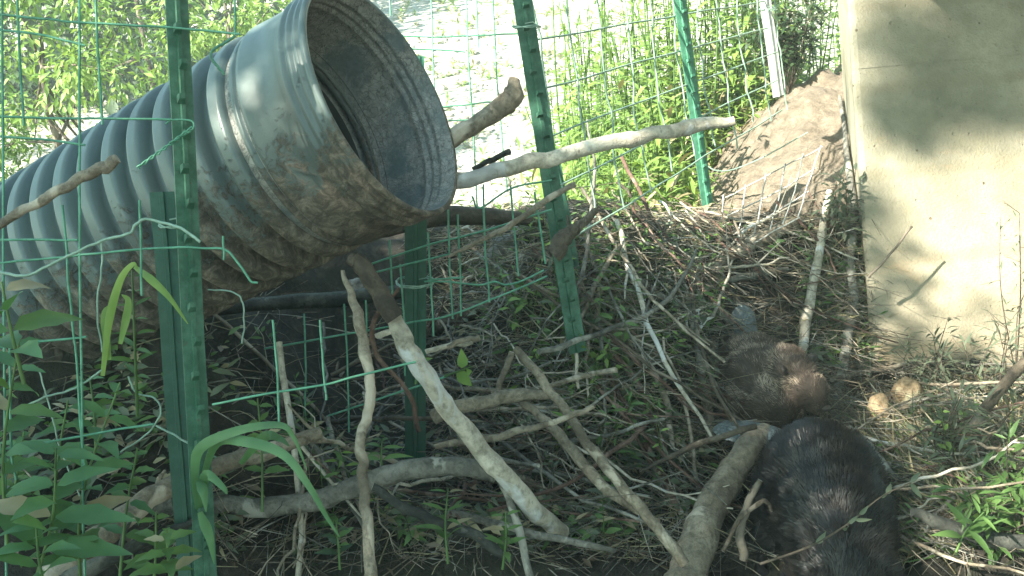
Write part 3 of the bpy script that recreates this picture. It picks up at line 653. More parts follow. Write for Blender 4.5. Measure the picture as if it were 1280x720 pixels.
for box_, n, seed in [((600, 280, 1080, 560), 900, 31), ((560, 430, 900, 700), 260, 32), ((250, 400, 620, 700), 120, 33), ((1000, 480, 1280, 700), 380, 34)]:
    for (p, a, b2, d_) in ground_hits(n, box_, seed):
        az = rnd.uniform(0, 2 * math.pi) if rnd.random() < .6 else rnd.gauss(-1.0, .4)
        t = Vector((math.cos(az), math.sin(az), rnd.uniform(-.1, .45))).normalized(); L = rnd.uniform(.18, .55); r = rnd.uniform(.0008, .0019)
        sb = t.cross(Vector((0, 0, 1))).normalized() * rnd.uniform(-.22, .22) * L; q0 = p + Vector((0, 0, rnd.uniform(0, .06)))
        q = catmull([q0 - t * L * .5, q0 - t * L * .15 + sb * .7 + Vector((0, 0, L * .06)), q0 + t * L * .2 + sb + Vector((0, 0, L * .08)), q0 + t * L * .5], 3)
        tube(mb, q, [r, r, r * .5], 3, rnd.choice([0, 0, 0, 1, 1, 2, 2, 4]), cap=False)
tag(mb.build('brush_litter', mats), 'fine litter of dead stems, straw and dry leaves covering the brush pile', 'litter', kind='stuff')

# ------------------------------------------------------------------ rocks
def rock(px, py, rpx, label, col='a', squash=(1, .8, .85), d=None, mat=None):
    dd = min(float(Gd(px, py)[0]), d or 99); r = rpx * dd / F; c = P(px, py, dd)
    bm = bmesh.new(); bmesh.ops.create_icosphere(bm, subdivisions=4, radius=1); s0 = rnd.random() * 40
    for v in bm.verts:
        q = v.co.copy(); f_ = 1 + .22 * noise.noise(q * 1.3 + Vector((s0, 0, 0))) + .05 * noise.noise(q * 5 + Vector((s0, 0, 0)))
        v.co = Vector((q.x * squash[0], q.y * squash[1], q.z * squash[2])) * f_ * r + c
    me = bpy.data.meshes.new('rock'); bm.to_mesh(me); bm.free(); me.materials.append(mat)
    for p in me.polygons: p.use_smooth = True
    o = bpy.data.objects.new('rock', me); C.objects.link(o); return tag(o, label, 'rock', 'rocks')
RG = bark('stone_grey', (.16, .15, .13), (.28, .26, .23), (.38, .36, .32), 12); RO = bark('stone_ochre', (.26, .17, .09), (.38, .27, .16), (.46, .36, .24), 14)
rock(632, 322, 24, 'rounded grey rock behind the wire, largest of the three', mat=RG, squash=(1, .8, 1.2))
rock(660, 327, 13, 'middle sized grey rock beside the largest one behind the wire', mat=RG, squash=(1, .8, 1.2))
rock(675, 320, 9, 'small grey rock between the middle rock and the post', mat=RG, squash=(1, .8, 1.2))
rock(665, 290, 26, 'pale boulder on the crest behind the mid post', mat=RG, d=3.3)
rock(1098, 510, 17, 'rounded tan stone at the foot of the concrete wall', mat=RO, squash=(.85, .8, 1.1), d=2.95)
rock(1135, 492, 19, 'ochre stone half hidden in grass right of the rounded tan stone', mat=RO, squash=(1, .8, 1.1), d=3.1)
rock(445, 358, 12, 'dark stone under the pipe mouth', mat=RG, d=3.2)

# ------------------------------------------------------------------ beavers
def ellip(bm, c, r, rot=(0, 0, 0), seg=20):
    g = bmesh.ops.create_uvsphere(bm, u_segments=seg, v_segments=seg // 2 + 2, radius=1)
    m_ = Matrix.Translation(c) @ Euler(rot).to_matrix().to_4x4() @ Matrix.Diagonal((*r, 1))
    bmesh.ops.transform(bm, matrix=m_, verts=g['verts'])
def limb(bm, pts, rads):
    pts = [Vector(p) for p in pts]
    for i in range(len(pts) - 1):
        a, b2 = pts[i], pts[i + 1]; n = max(2, int((b2 - a).length / (min(rads) * .5)))
        for k in range(n + 1):
            t = k / n; g = bmesh.ops.create_icosphere(bm, subdivisions=2, radius=rads[i] + (rads[i + 1] - rads[i]) * t)
            bmesh.ops.translate(bm, verts=g['verts'], vec=a.lerp(b2, t))
def furmat(name, root, tip, rough=.6, coat=0.0):
    m, nt, b = newmat(name); p = pos(nt)
    c = ramp(nt, nz(nt, 18, 5, .7, vec=p), [(.35, root), (.65, tip)]); nt.links.new(c, b.inputs['Base Color'])
    b.inputs['Roughness'].default_value = rough; b.inputs['Specular IOR Level'].default_value = .35; return m
M_TAIL, _nt, _b = newmat('scaly_grey_tail'); _p = pos(_nt)
_v = _nt.nodes.new('ShaderNodeTexVoronoi'); _v.inputs['Scale'].default_value = 110; _nt.links.new(_p, _v.inputs['Vector'])
_nt.links.new(ramp(_nt, nz(_nt, 14, 4, .6, vec=_p), [(.35, (.06, .075, .082)), (.65, (.13, .15, .155))]), _b.inputs['Base Color'])
_b.inputs['Roughness'].default_value = .4; bump(_nt, _b, _v.outputs['Distance'], 1.0, .006)
M_EYE, _nt, _b = newmat('dark_wet_eye'); _b.inputs['Base Color'].default_value = (.006, .005, .004, 1); _b.inputs['Roughness'].default_value = .1
M_SKIN, _nt, _b = newmat('dark_bare_skin'); _b.inputs['Base Color'].default_value = (.035, .028, .025, 1); _b.inputs['Roughness'].default_value = .55

def beaver(label, origin, heading, scale, furs, undermat, head_down=0.0, head_turn=0.0, neck=(.17, 0, .145), tail_pts=None, tail_w=.05, nfur=26000, pitch=0.0, fur_len=.022, seed=3, arch=1.0):
    rs = random.Random(seed); bm = bmesh.new()
    ellip(bm, (-.13, 0, .135 * arch), (.175, .140, .130), (0, 0, 0)); ellip(bm, (0, 0, .150 * arch), (.17, .128, .122)); ellip(bm, (.12, neck[1] * .5, .135), (.125, .108, .105), (0, .25, 0)); ellip(bm, (nb_ := Vector(neck)) - Vector((.03, 0, .01)), (.10, .09, .09))
    ellip(bm, (-.25, 0, .085), (.08, .07, .055), (0, -.3, 0))
    hr = Euler((0, head_down, head_turn)).to_matrix(); nb = Vector(neck)
    def H(v): return nb + hr @ Vector(v)
    for c, r in (((.04, 0, .005), (.09, .083, .078)), ((.10, 0, .008), (.083, .070, .064)), ((.145, 0, -.008), (.052, .045, .040)), ((.10, .035, -.018), (.045, .032, .035)), ((.10, -.035, -.018), (.045, .032, .035)), ((.165, 0, -.022), (.026, .026, .028))):
        g = bmesh.ops.create_uvsphere(bm, u_segments=20, v_segments=12, radius=1)
        bmesh.ops.transform(bm, matrix=Matrix.Translation(H(c)) @ hr.to_4x4() @ Matrix.Diagonal((*r, 1)), verts=g['verts'])
    for s in (-1, 1):
        ellip(bm, (-.12, s * .115, .085), (.10, .045, .08), (0, .3, 0))                     # thigh
        limb(bm, [(-.06, s * .13, .05), (-.12, s * .135, .022)], [.035, .022]); limb(bm, [(-.12, s * .135, .02), (0.0, s * .15, .014)], [.018, .012])
        for k in range(-2, 3): limb(bm, [(0.0, s * .15, .012), (.045 - abs(k) * .006, s * .15 + k * .016, .010)], [.010, .007])   # webbed hind toes
        limb(bm, [(.13, s * .085, .11), (.16, s * .095, .055), (.20, s * .075, .028)], [.040, .026, .015])   # fore leg
        for k in range(-2, 3): limb(bm, [(.205, s * .075, .024), (.232 - abs(k) * .004, s * .075 + k * .009, .012)], [.008, .0045])
    me = bpy.data.meshes.new('beaver_raw'); bm.to_mesh(me); bm.free()
    tmp = bpy.data.objects.new('tmp', me); C.objects.link(tmp)
    r_ = tmp.modifiers.new('r', 'REMESH'); r_.mode = 'VOXEL'; r_.voxel_size = .006
    s_ = tmp.modifiers.new('s', 'SMOOTH'); s_.factor = .5; s_.iterations = 7
    dg = bpy.context.evaluated_depsgraph_get(); body = bpy.data.meshes.new_from_object(tmp.evaluated_get(dg))
    bpy.data.objects.remove(tmp); body.materials.clear(); body.materials.append(undermat)
    for p in body.polygons: p.use_smooth = True
    body.name = 'beaver'
    o = bpy.data.objects.new('beaver', body); C.objects.link(o); o.location = origin; o.scale = (scale,) * 3
    o.rotation_mode = 'XYZ'; o.rotation_euler = (0, pitch, heading)
    # fur
    co = np.empty(len(body.vertices) * 3); body.vertices.foreach_get('co', co); co = co.reshape(-1, 3)
    body.calc_loop_triangles(); tri = np.empty(len(body.loop_triangles) * 3, int); body.loop_triangles.foreach_get('vertices', tri); tri = tri.reshape(-1, 3)
    a, b2, c = co[tri[:, 0]], co[tri[:, 1]], co[tri[:, 2]]; cr = np.cross(b2 - a, c - a); ar = np.linalg.norm(cr, axis=1); nn = cr / (ar[:, None] + 1e-12)
    rg = np.random.default_rng(seed); ti = rg.choice(len(tri), nfur, p=ar / ar.sum()); u, v = rg.random(nfur), rg.random(nfur); f_ = u + v > 1; u[f_] = 1 - u[f_]; v[f_] = 1 - v[f_]
    pts = a[ti] + u[:, None] * (b2 - a)[ti] + v[:, None] * (c - a)[ti]; nr = nn[ti]
    mb = MB(); nose = H((.17, 0, -.02))
    for p, n in zip(pts, nr):
        p = Vector(p); n = Vector(n)
        if p.z < .03: continue
        dn = (p - nose).length
        if dn < .022 or min((p - H((.108, s_ * .058, .030))).length for s_ in (-1, 1)) < .013 or min((p - H((.035, s_ * .066, .062))).length for s_ in (-1, 1)) < .016: continue
        L = fur_len * rs.uniform(.6, 1.3) * min(1, .25 + dn / .22) 
        cl = noise.noise_vector(p * 38) * .8                                  # clumping
        flow = Vector((-1, 0, -.35)) if p.x < .17 else -(hr @ Vector((1, 0, 0)))
        d = flow - n * flow.dot(n); d = (d.normalized() if d.length > .05 else d) * .8 + n * .38 + cl * .8 + Vector((rs.gauss(0, .12), rs.gauss(0, .12), rs.gauss(0, .12)))
        d.normalize(); s = d.cross(n)
        if s.length < .01: continue
        s = s.normalized() * rs.uniform(.0005, .0010)
        m1 = p + d * L * .55 + n * L * .12; tp = p + d * L + Vector((0, 0, -L * .12)); cv = .6 * noise.noise(p * 24 + Vector((seed, 0, 0))) + .4 * noise.noise(p * 8)
        mi = 0 if cv + rs.gauss(0, .18) < -.08 else (1 if cv + rs.gauss(0, .2) < .26 else 2)
        p0 = p - n * .002
        mb.add([p0 - s, p0 + s, m1 + s * .8, m1 - s * .8, tp], [(0, 1, 2, 3), (3, 2, 4)], mi)
    kid(mb, 'fur', furs, o)
    # ears, eyes, nose
    for s in (-1, 1):
        mb = MB(); ec = H((.035, s * .066, .058)); q = []
        for i in range(9):
            th = math.pi * i / 8; q.append((math.cos(th) * .021, math.sin(th) * .030))
        dirv = hr @ Vector((.1, s * .55, .8)).normalized(); sv = hr @ Vector((.8, s * .5, 0)).normalized(); nv = dirv.cross(sv).normalized()
        vs = [ec + sv * x + dirv * y - nv * .003 for x, y in q] + [ec + sv * x + dirv * y + nv * .003 for x, y in q] + [ec + dirv * .009 + nv * .006 * 0]
        mb.add(vs, [(i, i + 1, 10 + i, 9 + i) for i in range(8)] + [tuple(range(9))[::-1], tuple(range(9, 18))]); kid(mb, 'ear', M_SKIN, o)
        e = bmesh.new(); ellip(e, H((.108, s * .058, .030)), (.0075, .006, .0075)); me = bpy.data.meshes.new('eye'); e.to_mesh(me); e.free(); me.materials.append(M_EYE)
        for p in me.polygons: p.use_smooth = True
        eo = bpy.data.objects.new('eye', me); C.objects.link(eo); eo.parent = o
    e = bmesh.new(); ellip(e, H((.192, 0, -.006)), (.013, .018, .012)); me = bpy.data.meshes.new('nose'); e.to_mesh(me); e.free(); me.materials.append(M_SKIN)
    eo = bpy.data.objects.new('nose', me); C.objects.link(eo); eo.parent = o
    # tail: flat scaly paddle
    tp = catmull(tail_pts, 5); n = len(tp); vs = []; fs = []; K = 12
    for i, p in enumerate(tp):
        t = i / (n - 1); wd = tail_w * (.55 + .45 * min(1, t * 2.2)) * (1 if t < .75 else math.sqrt(max(.02, 1 - ((t - .75) / .25) ** 2)))
        th_ = .018 * (1 - .6 * t) * (1 if t < .9 else .6)
        tg = (tp[min(i + 1, n - 1)] - tp[max(i - 1, 0)]).normalized(); sv = tg.cross(Vector((0, 0, 1))).normalized(); uv = sv.cross(tg)
        for k in range(K):
            a_ = 2 * math.pi * k / K; vs.append(p + sv * math.cos(a_) * wd + uv * math.sin(a_) * th_)
    for i in range(n - 1): fs += [(i * K + k, i * K + (k + 1) % K, (i + 1) * K + (k + 1) % K, (i + 1) * K + k) for k in range(K)]
    fs += [tuple(range(K))[::-1], tuple(range((n - 1) * K, n * K))]
    mb = MB(); mb.add(vs, fs); kid(mb, 'tail', M_TAIL, o)
    return tag(o, label, 'beaver', 'beavers')
FB = [furmat('fur_dark_brown', (.033, .024, .019), (.07, .05, .038)), furmat('fur_mid_brown', (.085, .063, .050), (.15, .112, .088)), furmat('fur_golden_tip', (.22, .165, .12), (.40, .32, .24))]
FD = [furmat('wet_fur_black', (.005, .006, .008), (.012, .013, .016), .4), furmat('wet_fur_dark_brown', (.010, .009, .009), (.022, .018, .016), .4), furmat('wet_fur_tip', (.018, .017, .018), (.055, .047, .042), .45)]
U1 = furmat('undercoat_brown', (.035, .026, .021), (.07, .05, .04), .9); U2 = furmat('undercoat_black', (.008, .008, .008), (.02, .017, .015), .8)
g2 = G(946, 522); g2.z -= .02
beaver('reddish brown beaver facing right, hunched behind the dark wet one', g2, R(-101), .85, FB, U1, head_down=.38, head_turn=.75, neck=(.08, .085, .238), nfur=38000,
       tail_pts=[(-.25, .0, .11), (-.31, -.01, .18), (-.37, -.02, .25), (-.42, -.03, .31)], tail_w=.046, seed=3, arch=1.12, pitch=R(-2))
g1 = G(1035, 708); g1.z -= .02
beaver('dark wet beaver with its back to the camera, nearest at the bottom right', g1, R(-98), 1.06, FD, U2, head_down=1.1, head_turn=-.2,
       tail_pts=[(-.26, 0, .10), (-.31, -.06, .12), (-.34, -.14, .13), (-.34, -.23, .14)], tail_w=.045, seed=5, nfur=52000, fur_len=.02, arch=1.08, pitch=R(12))

# ------------------------------------------------------------------ plants
def weed(name, base, top, nleaf, L, W, mat, label, group=None, stem=.003, shape='lance', pair=True, serr=.12, cat='plant', droop=.35, start=.25, segs=6, rs=rnd, bend=.06, size_prof=None, simple=False, face=.9):
    base, top = Vector(base), Vector(top); H_ = (top - base).length
    mid = (base + top) / 2 + Vector((rs.uniform(-1, 1), rs.uniform(-1, 1), 0)) * bend * H_
    c = catmull([base, mid, top], 6)
    e = None if simple else empty(name, base)
    mbs = MB(); tube(mbs, c, [stem, stem * .5], 5)
    mb = mbs if simple else MB(); ph = rs.uniform(0, 6.28)
    for i in range(nleaf):
        t = start + (1 - start) * (i + .5) / nleaf; f = t * (len(c) - 1); j = min(int(f), len(c) - 2); p = c[j].lerp(c[j + 1], f - j)
        ax = (c[j + 1] - c[j]).normalized(); o1 = ax.orthogonal().normalized(); ph += 2.4 if not pair else 1.57
        for s in ((0, math.pi) if pair else (0,)):
            dv_ = Matrix.Rotation(ph + s, 3, ax) @ o1; sc = (1 - .55 * t ** 2) * rs.uniform(.75, 1.15)
            d = (dv_ + ax * rs.uniform(.15, .6)).normalized()
            leaf(mb, p + d * .004, d, ax + (Vector(CAM) - p).normalized() * face, L * sc, W * sc, 1 if simple else rs.choice([0] * 8 + [1, 1, 2]), .25, droop * rs.uniform(.4, 1.4), segs, shape, serr)
    if simple:
        o = mb.build(name, [LEAF['mid'], mat]); return tag(o, label, cat, group)
    mbs.build('stem', LEAF['mid'], e); mb.build('foliage', [mat, LEAF['mid'], LEAF['straw']], e)
    return tag(e, label, cat, group)
W = weed
W('leafy_weed', P(100,740,1.5), P(150,478,1.5), 7, .11, .040, LEAF['cool'], 'broad leaved weed tallest in the left foreground clump', serr=.1)
W('leafy_weed', P(10,700,1.45), P(25,420,1.45), 8, .105, .036, LEAF['cool'], 'leafy weed at the left edge in front of the fence wires')
W('leafy_weed', P(40,740,1.4), P(70,560,1.4), 7, .125, .042, LEAF['cool'], 'wide leaved weed low at the left edge below the slanting wire')
W('leafy_weed', P(60,750,1.35), P(45,655,1.38), 6, .085, .030, LEAF['cool'], 'small leafy weed at the very bottom left')
W('leafy_weed', P(190,760,1.5), P(195,640,1.5), 4, .07, .025, LEAF['mid'], 'small weed between the curved log and the dark split branch')
W('leafy_weed', P(328,640,1.9), P(322,498,1.9), 5, .055, .022, LEAF['mid'], 'slim weed standing beside the tall post behind the arching grass')
W('leafy_weed', P(172,520,1.6), P(165,338,1.55), 8, .05, .010, LEAF['mid'], 'slim narrow leaved weed in front of the pipe left of the short post', serr=0)
W('leafy_weed', P(30,480,1.3), P(2,352,1.28), 4, .11, .042, LEAF['cool'], 'broad leaved weed at the left edge overlapping the pipe')
W('seedling', P(560,705,1.95), P(560,610,1.98), 6, .075, .015, LEAF['mid'], 'bushy narrow leaved seedling below the grey log', serr=0)
W('seedling', P(628,712,1.95), P(632,640,1.95), 6, .06, .018, LEAF['mid'], 'small seedling at the foot of the peeled pole')
W('seedling', P(478,590,2.1), P(478,548,2.1), 4, .07, .016, LEAF['mid'], 'small seedling on the grey log right of the slim pole', serr=0)
W('seedling', P(556,470,2.1), P(590,458,2.05), 3, .05, .03, LEAF['bright'], 'sprig of bright round leaves right of the peeled pole', shape='round', serr=0, pair=False)
W('seedling', P(520,480,2.0), P(520,440,2.0), 3, .04, .02, LEAF['bright'], 'tiny bright sprig left of the peeled pole', shape='round', serr=0)
W('seedling', P(425,712,1.9), P(420,650,1.9), 5, .05, .018, LEAF['dark'], 'dark seedling left of the slim upright pole near the bottom')
for px_, py_, tx_, ty_, d_, lb in [(70, 700, 85, 500, 1.62, 'small weed behind the tallest leafy one at left'), (150, 720, 172, 560, 1.58, 'small drooping weed just left of the short post foot'), (15, 640, 30, 540, 1.7, 'little weed tucked behind the left edge weeds'), (215, 740, 208, 662, 1.45, 'tiny weed at the bottom beside the tall post'), (120, 560, 112, 470, 1.75, 'little shaded weed on the dirt below the pipe')]:
    W('leafy_weed', P(px_, py_, d_), P(tx_, ty_, d_), 6, rnd.uniform(.05, .075), rnd.uniform(.018, .026), LEAF[rnd.choice(['mid', 'cool'])], lb, serr=.15, droop=.6)
for (g, a_, b_, d_) in ground_hits(60, (600, 300, 900, 600), 71) + ground_hits(50, (640, 330, 860, 560), 74) + ground_hits(16, (1080, 540, 1280, 690), 72) + ground_hits(14, (380, 560, 820, 700), 73):
    t = g + Vector((rnd.uniform(-.10, .10), rnd.uniform(-.10, .02), rnd.uniform(.10, .28)))
    weed('leafy_shoot', g, t, rnd.choice([5, 6, 8]), rnd.uniform(.03, .06), rnd.uniform(.009, .018), LEAF[rnd.choice(['mid', 'bright', 'grey', 'mid'])], 'thin upright leafy shoot, one of many sprouting through the brush', 'leafy shoots in the brush', serr=0, pair=False, stem=.0015, start=.2, segs=3, simple=True)
# bright sprays in the brush
spr = [(680,440,3),(745,470,2.6),(770,325,2.9),(795,380,2.9),(640,445,2.6),(700,430,2.7),(790,545,2.5),(730,500,2.6),(975,320,3.4),(870,300,3.5),(760,400,2.8),(842,345,3),(1015,420,3.1),(600,365,2.8),(650,385,2.8),(735,270,3),(1045,290,3.4),(690,385,2.8)]
names = ['beside the chewed log','above the long slim pole','by the foot of the shorter dark post','in the middle of the brush','left of the long slim pole','under the sagging wire','left of the thick pale log','along the long slim pole','on the driftwood by the mesh','on the crest below the far post','half way down the brush slope','beside the bent grey branch','right of the rear beaver','behind the sagging wire sheet','below the grey rocks','on the crest right of the mid post','between the tall branch and the wall','below the mid post']
for i, ((x, y, d_), nm) in enumerate(zip(spr, names)):
    g = G(x, y + 12); t = g + Vector((rnd.uniform(-.06, .06), rnd.uniform(-.05, 0), rnd.uniform(.07, .14)))
    W('seedling', g, t, 5, rnd.uniform(.04, .065), rnd.uniform(.016, .03), LEAF[rnd.choice(['bright', 'mid', 'mid'])], 'small green sprig ' + nm, group='small sprigs in the brush', serr=0, pair=False, stem=.0015, start=.35, segs=4)
W('seedling', G(1035, 470, .02), G(1035, 470, .02) + Vector((.02, -.02, .09)), 5, .055, .022, LEAF['bright'], 'bright yellow green sprig beside the right end of the rear beaver', serr=0, pair=False)
mb = MB()
for box_, n, seed in [((640, 300, 900, 620), 800, 41), ((560, 400, 800, 700), 200, 42), ((0, 430, 420, 700), 360, 43), ((1000, 300, 1090, 500), 250, 44), ((400, 560, 860, 700), 320, 45)]:
    for (p, a, b2, d_) in ground_hits(n, box_, seed):
        if noise.noise(p * 5) < -.02: continue
        for k_ in range(3):
            az = rnd.uniform(0, 6.28); d = Vector((math.cos(az), math.sin(az), rnd.uniform(-.1, .9))).normalized()
            leaf(mb, p + Vector((rnd.uniform(-.02, .02), rnd.uniform(-.02, .02), rnd.uniform(.01, .09))), d, (rnd.uniform(-.5, .5), -.6, 1), rnd.uniform(.025, .055), rnd.uniform(.008, .018), rnd.choice([0, 0, 0, 1, 1, 3]), .2, rnd.uniform(.1, .7), 3)
tag(mb.build('creeping_plants', [LEAF['grey'], LEAF['mid'], LEAF['cool'], LEAF['straw']]), 'small creeping green leaves spread through the brush', 'ground cover', kind='stuff')
# arching grasses
def blades(label, base, arcs, wdt, mat='cool'):
    e = empty('grass_plant', base)
    for pts in arcs:
        c = catmull([P(*p) for p in pts], 6); n = len(c); mb = MB(); vs = []; fs = []
        for i, p in enumerate(c):
            t = i / (n - 1); wd = wdt * .5 * min(1, .45 + t * 2) * (1 - max(0, t - .35) / .65) ** .8 + .0006
            tg = (c[min(i + 1, n - 1)] - c[max(i - 1, 0)]).normalized(); view = (p - Vector(CAM)).normalized(); sv = tg.cross(view)
            if sv.length < 1e-3: sv = tg.orthogonal()
            sv = (sv.normalized() + view * .35).normalized(); nv = sv.cross(tg)
            vs += [p - sv * wd + nv * wd * .3, p, p + sv * wd + nv * wd * .3]
        for i in range(n - 1): a = i * 3; fs += [(a, a + 1, a + 4, a + 3), (a + 1, a + 2, a + 5, a + 4)]
        mb.add(vs, fs); mb.build('blade', LEAF[mat], e)
    return tag(e, label, 'grass')
blades('arching broad grass blades in front of the curved and grey logs', P(248,640,1.55), [
    [(247,640,1.55),(243,590,1.5),(252,558,1.48),(300,537,1.46),(350,531,1.46),(368,548,1.46),(384,588,1.46)],
    [(250,610,1.55),(270,555,1.5),(310,552,1.45),(355,568,1.42),(385,605,1.40),(408,645,1.40),(425,672,1.40)],
    [(248,640,1.55),(255,600,1.5),(262,594,1.48),(280,610,1.47),(284,618,1.47)],
    [(248,600,1.5),(255,615,1.48),(258,640,1.47)], [(250,640,1.5),(262,670,1.5),(268,705,1.5)], [(300,580,1.6),(330,546,1.5),(350,548,1.5),(362,558,1.5)]], .016)
blades('pale bent grass blades beside the short post in front of the pipe', P(130,470,1.5), [
    [(128,470,1.5),(136,400,1.48),(150,350,1.46),(166,330,1.45),(172,336,1.45)], [(168,333,1.5),(190,350,1.47),(212,372,1.46),(235,405,1.46)],
    [(136,450,1.5),(130,395,1.5),(140,380,1.5)], [(150,430,1.5),(160,380,1.5),(152,368,1.5)]], .012, 'bright')
# shrub sprigs at the right edge, in front of the concrete
def shrub(label, base, n, spread, hgt, L, W_, mat, name='shrub', seed=1, bark_='brown', lean=(0, 0)):
    rs = random.Random(seed); e = empty(name, base); mbs = MB(); mb = MB()
    for i in range(n):
        az = rs.uniform(0, 6.28); tp = Vector(base) + Vector((math.cos(az) * spread * rs.random() + lean[0], math.sin(az) * spread * .6 * rs.random() + lean[1], hgt * rs.uniform(.5, 1)))
        md = (Vector(base) + tp) / 2 + Vector((rs.uniform(-1, 1), rs.uniform(-1, 1), rs.uniform(0, 1))) * .1 * hgt
        c = catmull([base, md, tp], 6); tube(mbs, c, [.0028, .001], 4)
        for j in range(4, len(c)):
            for k in range(2):
                d = Vector((rs.uniform(-1, 1), rs.uniform(-1, 1), rs.uniform(-.3, .8))).normalized()
                if rs.random() < .3:
                    tube(mbs, [c[j], c[j] + d * .07], [.0012, .0006], 3, cap=False)
                leaf(mb, c[j] + d * rs.uniform(0, .05), d, (0, 0, 1), L * rs.uniform(.6, 1.2), W_, 0, .2, rs.uniform(0, .5), 3)
    mbs.build('stems', BARK[bark_], e); mb.build('foliage', LEAF[mat], e); return tag(e, label, 'shrub')
shrub('wispy thin shrub against the right edge of the concrete wall', G(1270, 470), 9, .22, .75, .035, .007, 'grey', seed=2, lean=(.05, 0))
shrub('leafy willow shrub at the foot of the concrete wall', G(1165, 500), 8, .22, .28, .05, .010, 'grey', seed=3)
shrub('low willow shrub right of the dark wet beaver', G(1180, 600), 10, .25, .26, .055, .010, 'grey', seed=4)
shrub('leafy shrub at the bottom right corner', G(1250, 690), 10, .25, .22, .06, .013, 'mid', seed=5)
shrub('willow shrub behind the slanting dull log at right', G(1240, 520), 8, .25, .35, .05, .009, 'grey', seed=6)
W('leafy_weed', P(1195, 690, 2.05), P(1230, 640, 2.0), 4, .09, .02, LEAF['mid'], 'bright narrow leaved weed at the bottom right', serr=0)
# thin willow shoot crossing the front beaver
e = empty('willow_shoot', P(950, 705, 2.05)); c = catmull([P(950,705,2.05), P(1010,684,2.05), P(1060,655,2.05), P(1100,622,2.05), P(1145,600,2.05)], 6); mb = MB(); tube(mb, c, [.003, .0012], 6); mb.build('stem', BARK['brown'], e)
mb = MB()
for j, s in ((7, 1), (11, -1), (12, 1), (13, -1), (14, 1), (18, -1), (19, 1), (23, 1), (23, -1)):
    leaf(mb, c[j], (c[j] - c[j - 1]).normalized() + Vector((rnd.uniform(-.5, .5), rnd.uniform(-.5, .2), s * rnd.uniform(.3, 1.1))), toW((rnd.uniform(-.5, .5), rnd.uniform(-.5, .5), -1)), rnd.uniform(.025, .05), rnd.uniform(.008, .014), 0, .3, rnd.uniform(0, .7), 4)
mb.build('foliage', LEAF['grey'], e); tag(e, 'thin leafy shoot crossing in front of the dark wet beaver', 'plant')
# grass at right foreground (uncountable)
mb = MB()
for box_, n, seed in [((1080, 520, 1280, 700), 1500, 21), ((1010, 290, 1090, 470), 420, 22), ((1120, 480, 1280, 600), 600, 23), ((620, 500, 860, 700), 260, 24), ((560,290,900,420), 260, 25)]:
    for (p, a, b2, d_) in ground_hits(n, box_, seed):
        az = rnd.uniform(0, 6.28); d = Vector((math.cos(az), math.sin(az), rnd.uniform(.2, 1.5))).normalized()
        leaf(mb, p, d, (math.cos(az + 1), math.sin(az + 1), .5), rnd.uniform(.06, .16), rnd.uniform(.004, .008), rnd.choice([0, 0, 1, 2, 2]), .2, rnd.uniform(.2, .9), 4, 'blade')
tag(mb.build('grass', [LEAF['grey'], LEAF['mid'], LEAF['straw']]), 'grey green narrow grass and sprouts over the bank', 'grass', kind='stuff')

# hanging roots and leaves beside the abutment
shrub('leafy climber in the gap beside the concrete wall', G(1045, 330), 8, .08, .35, .05, .018, 'grey', seed=8, name='climber')
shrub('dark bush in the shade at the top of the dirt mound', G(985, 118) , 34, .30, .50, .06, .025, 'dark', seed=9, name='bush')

# tall sunlit weeds beyond the fence
wg = random.Random(4); cnt = 0
protos = []
for i in range(8):
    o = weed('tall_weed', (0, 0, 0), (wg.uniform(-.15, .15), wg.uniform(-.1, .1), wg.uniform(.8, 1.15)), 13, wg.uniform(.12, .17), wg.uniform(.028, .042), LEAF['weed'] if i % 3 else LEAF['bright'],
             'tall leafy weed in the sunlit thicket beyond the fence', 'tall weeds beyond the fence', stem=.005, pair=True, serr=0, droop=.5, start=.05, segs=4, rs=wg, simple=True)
    protos.append(o)
spots = []
for i in range(210):
    px = wg.uniform(690, 975); py = wg.uniform(120, 262) ; 
    y = wg.uniform(4.2, 6.8)
    # place along ray column px at world distance y
    dirx = (_f + (px - 640) / F * _r + (360 - 180) / F * _u); t = y / dirx[1]; x = dirx[0] * t
    if x > .95 and y < 5.2: continue
    spots.append((x, y))
for i, (x, y) in enumerate(spots):
    src = protos[i % 8]; o = src if i < 8 else src.copy()
    if i >= 8: C.objects.link(o)
    o.location = (x, y, h1(x, y) - .03); s = wg.uniform(.85, 1.35) * (1.15 if y > 5 else .8); o.scale = (s, s, s * wg.uniform(.85, 1.1)); o.rotation_euler = (0, 0, wg.uniform(0, 6.28))
for i in range(34):
    y = wg.uniform(5.6, 9); x = wg.uniform(.27, .37) * y; o = protos[i % 8].copy(); C.objects.link(o); o.location = (x, y, h1(x, y) - .03); s = wg.uniform(.8, 1.1); o.scale = (s, s, s); o.rotation_euler = (0, 0, wg.uniform(0, 6.28))
# low weeds fringe on the crest (stuff)
mb = MB()
for i in range(7000):
    px = wg.uniform(670, 1000); y = wg.uniform(3.9, 7.5); dirx = (_f + (px - 640) / F * _r + (360 - 200) / F * _u); t = y / dirx[1]; x = dirx[0] * t
    if x > .9 and y < 5.0: continue
    z = h1(x, y) + abs(wg.gauss(0, .22)); d = Vector((wg.uniform(-1, 1), wg.uniform(-1, 1), wg.uniform(-.2, 1))).normalized()
    leaf(mb, (x, y, z), d, (0, 0, 1), wg.uniform(.06, .15), wg.uniform(.012, .03), wg.choice([0, 0, 1, 2]), .2, wg.uniform(0, .6), 3)
tag(mb.build('undergrowth', [LEAF['weed'], LEAF['bright'], LEAF['straw']]), 'tangled sunlit undergrowth beyond the fence', 'undergrowth', kind='stuff')

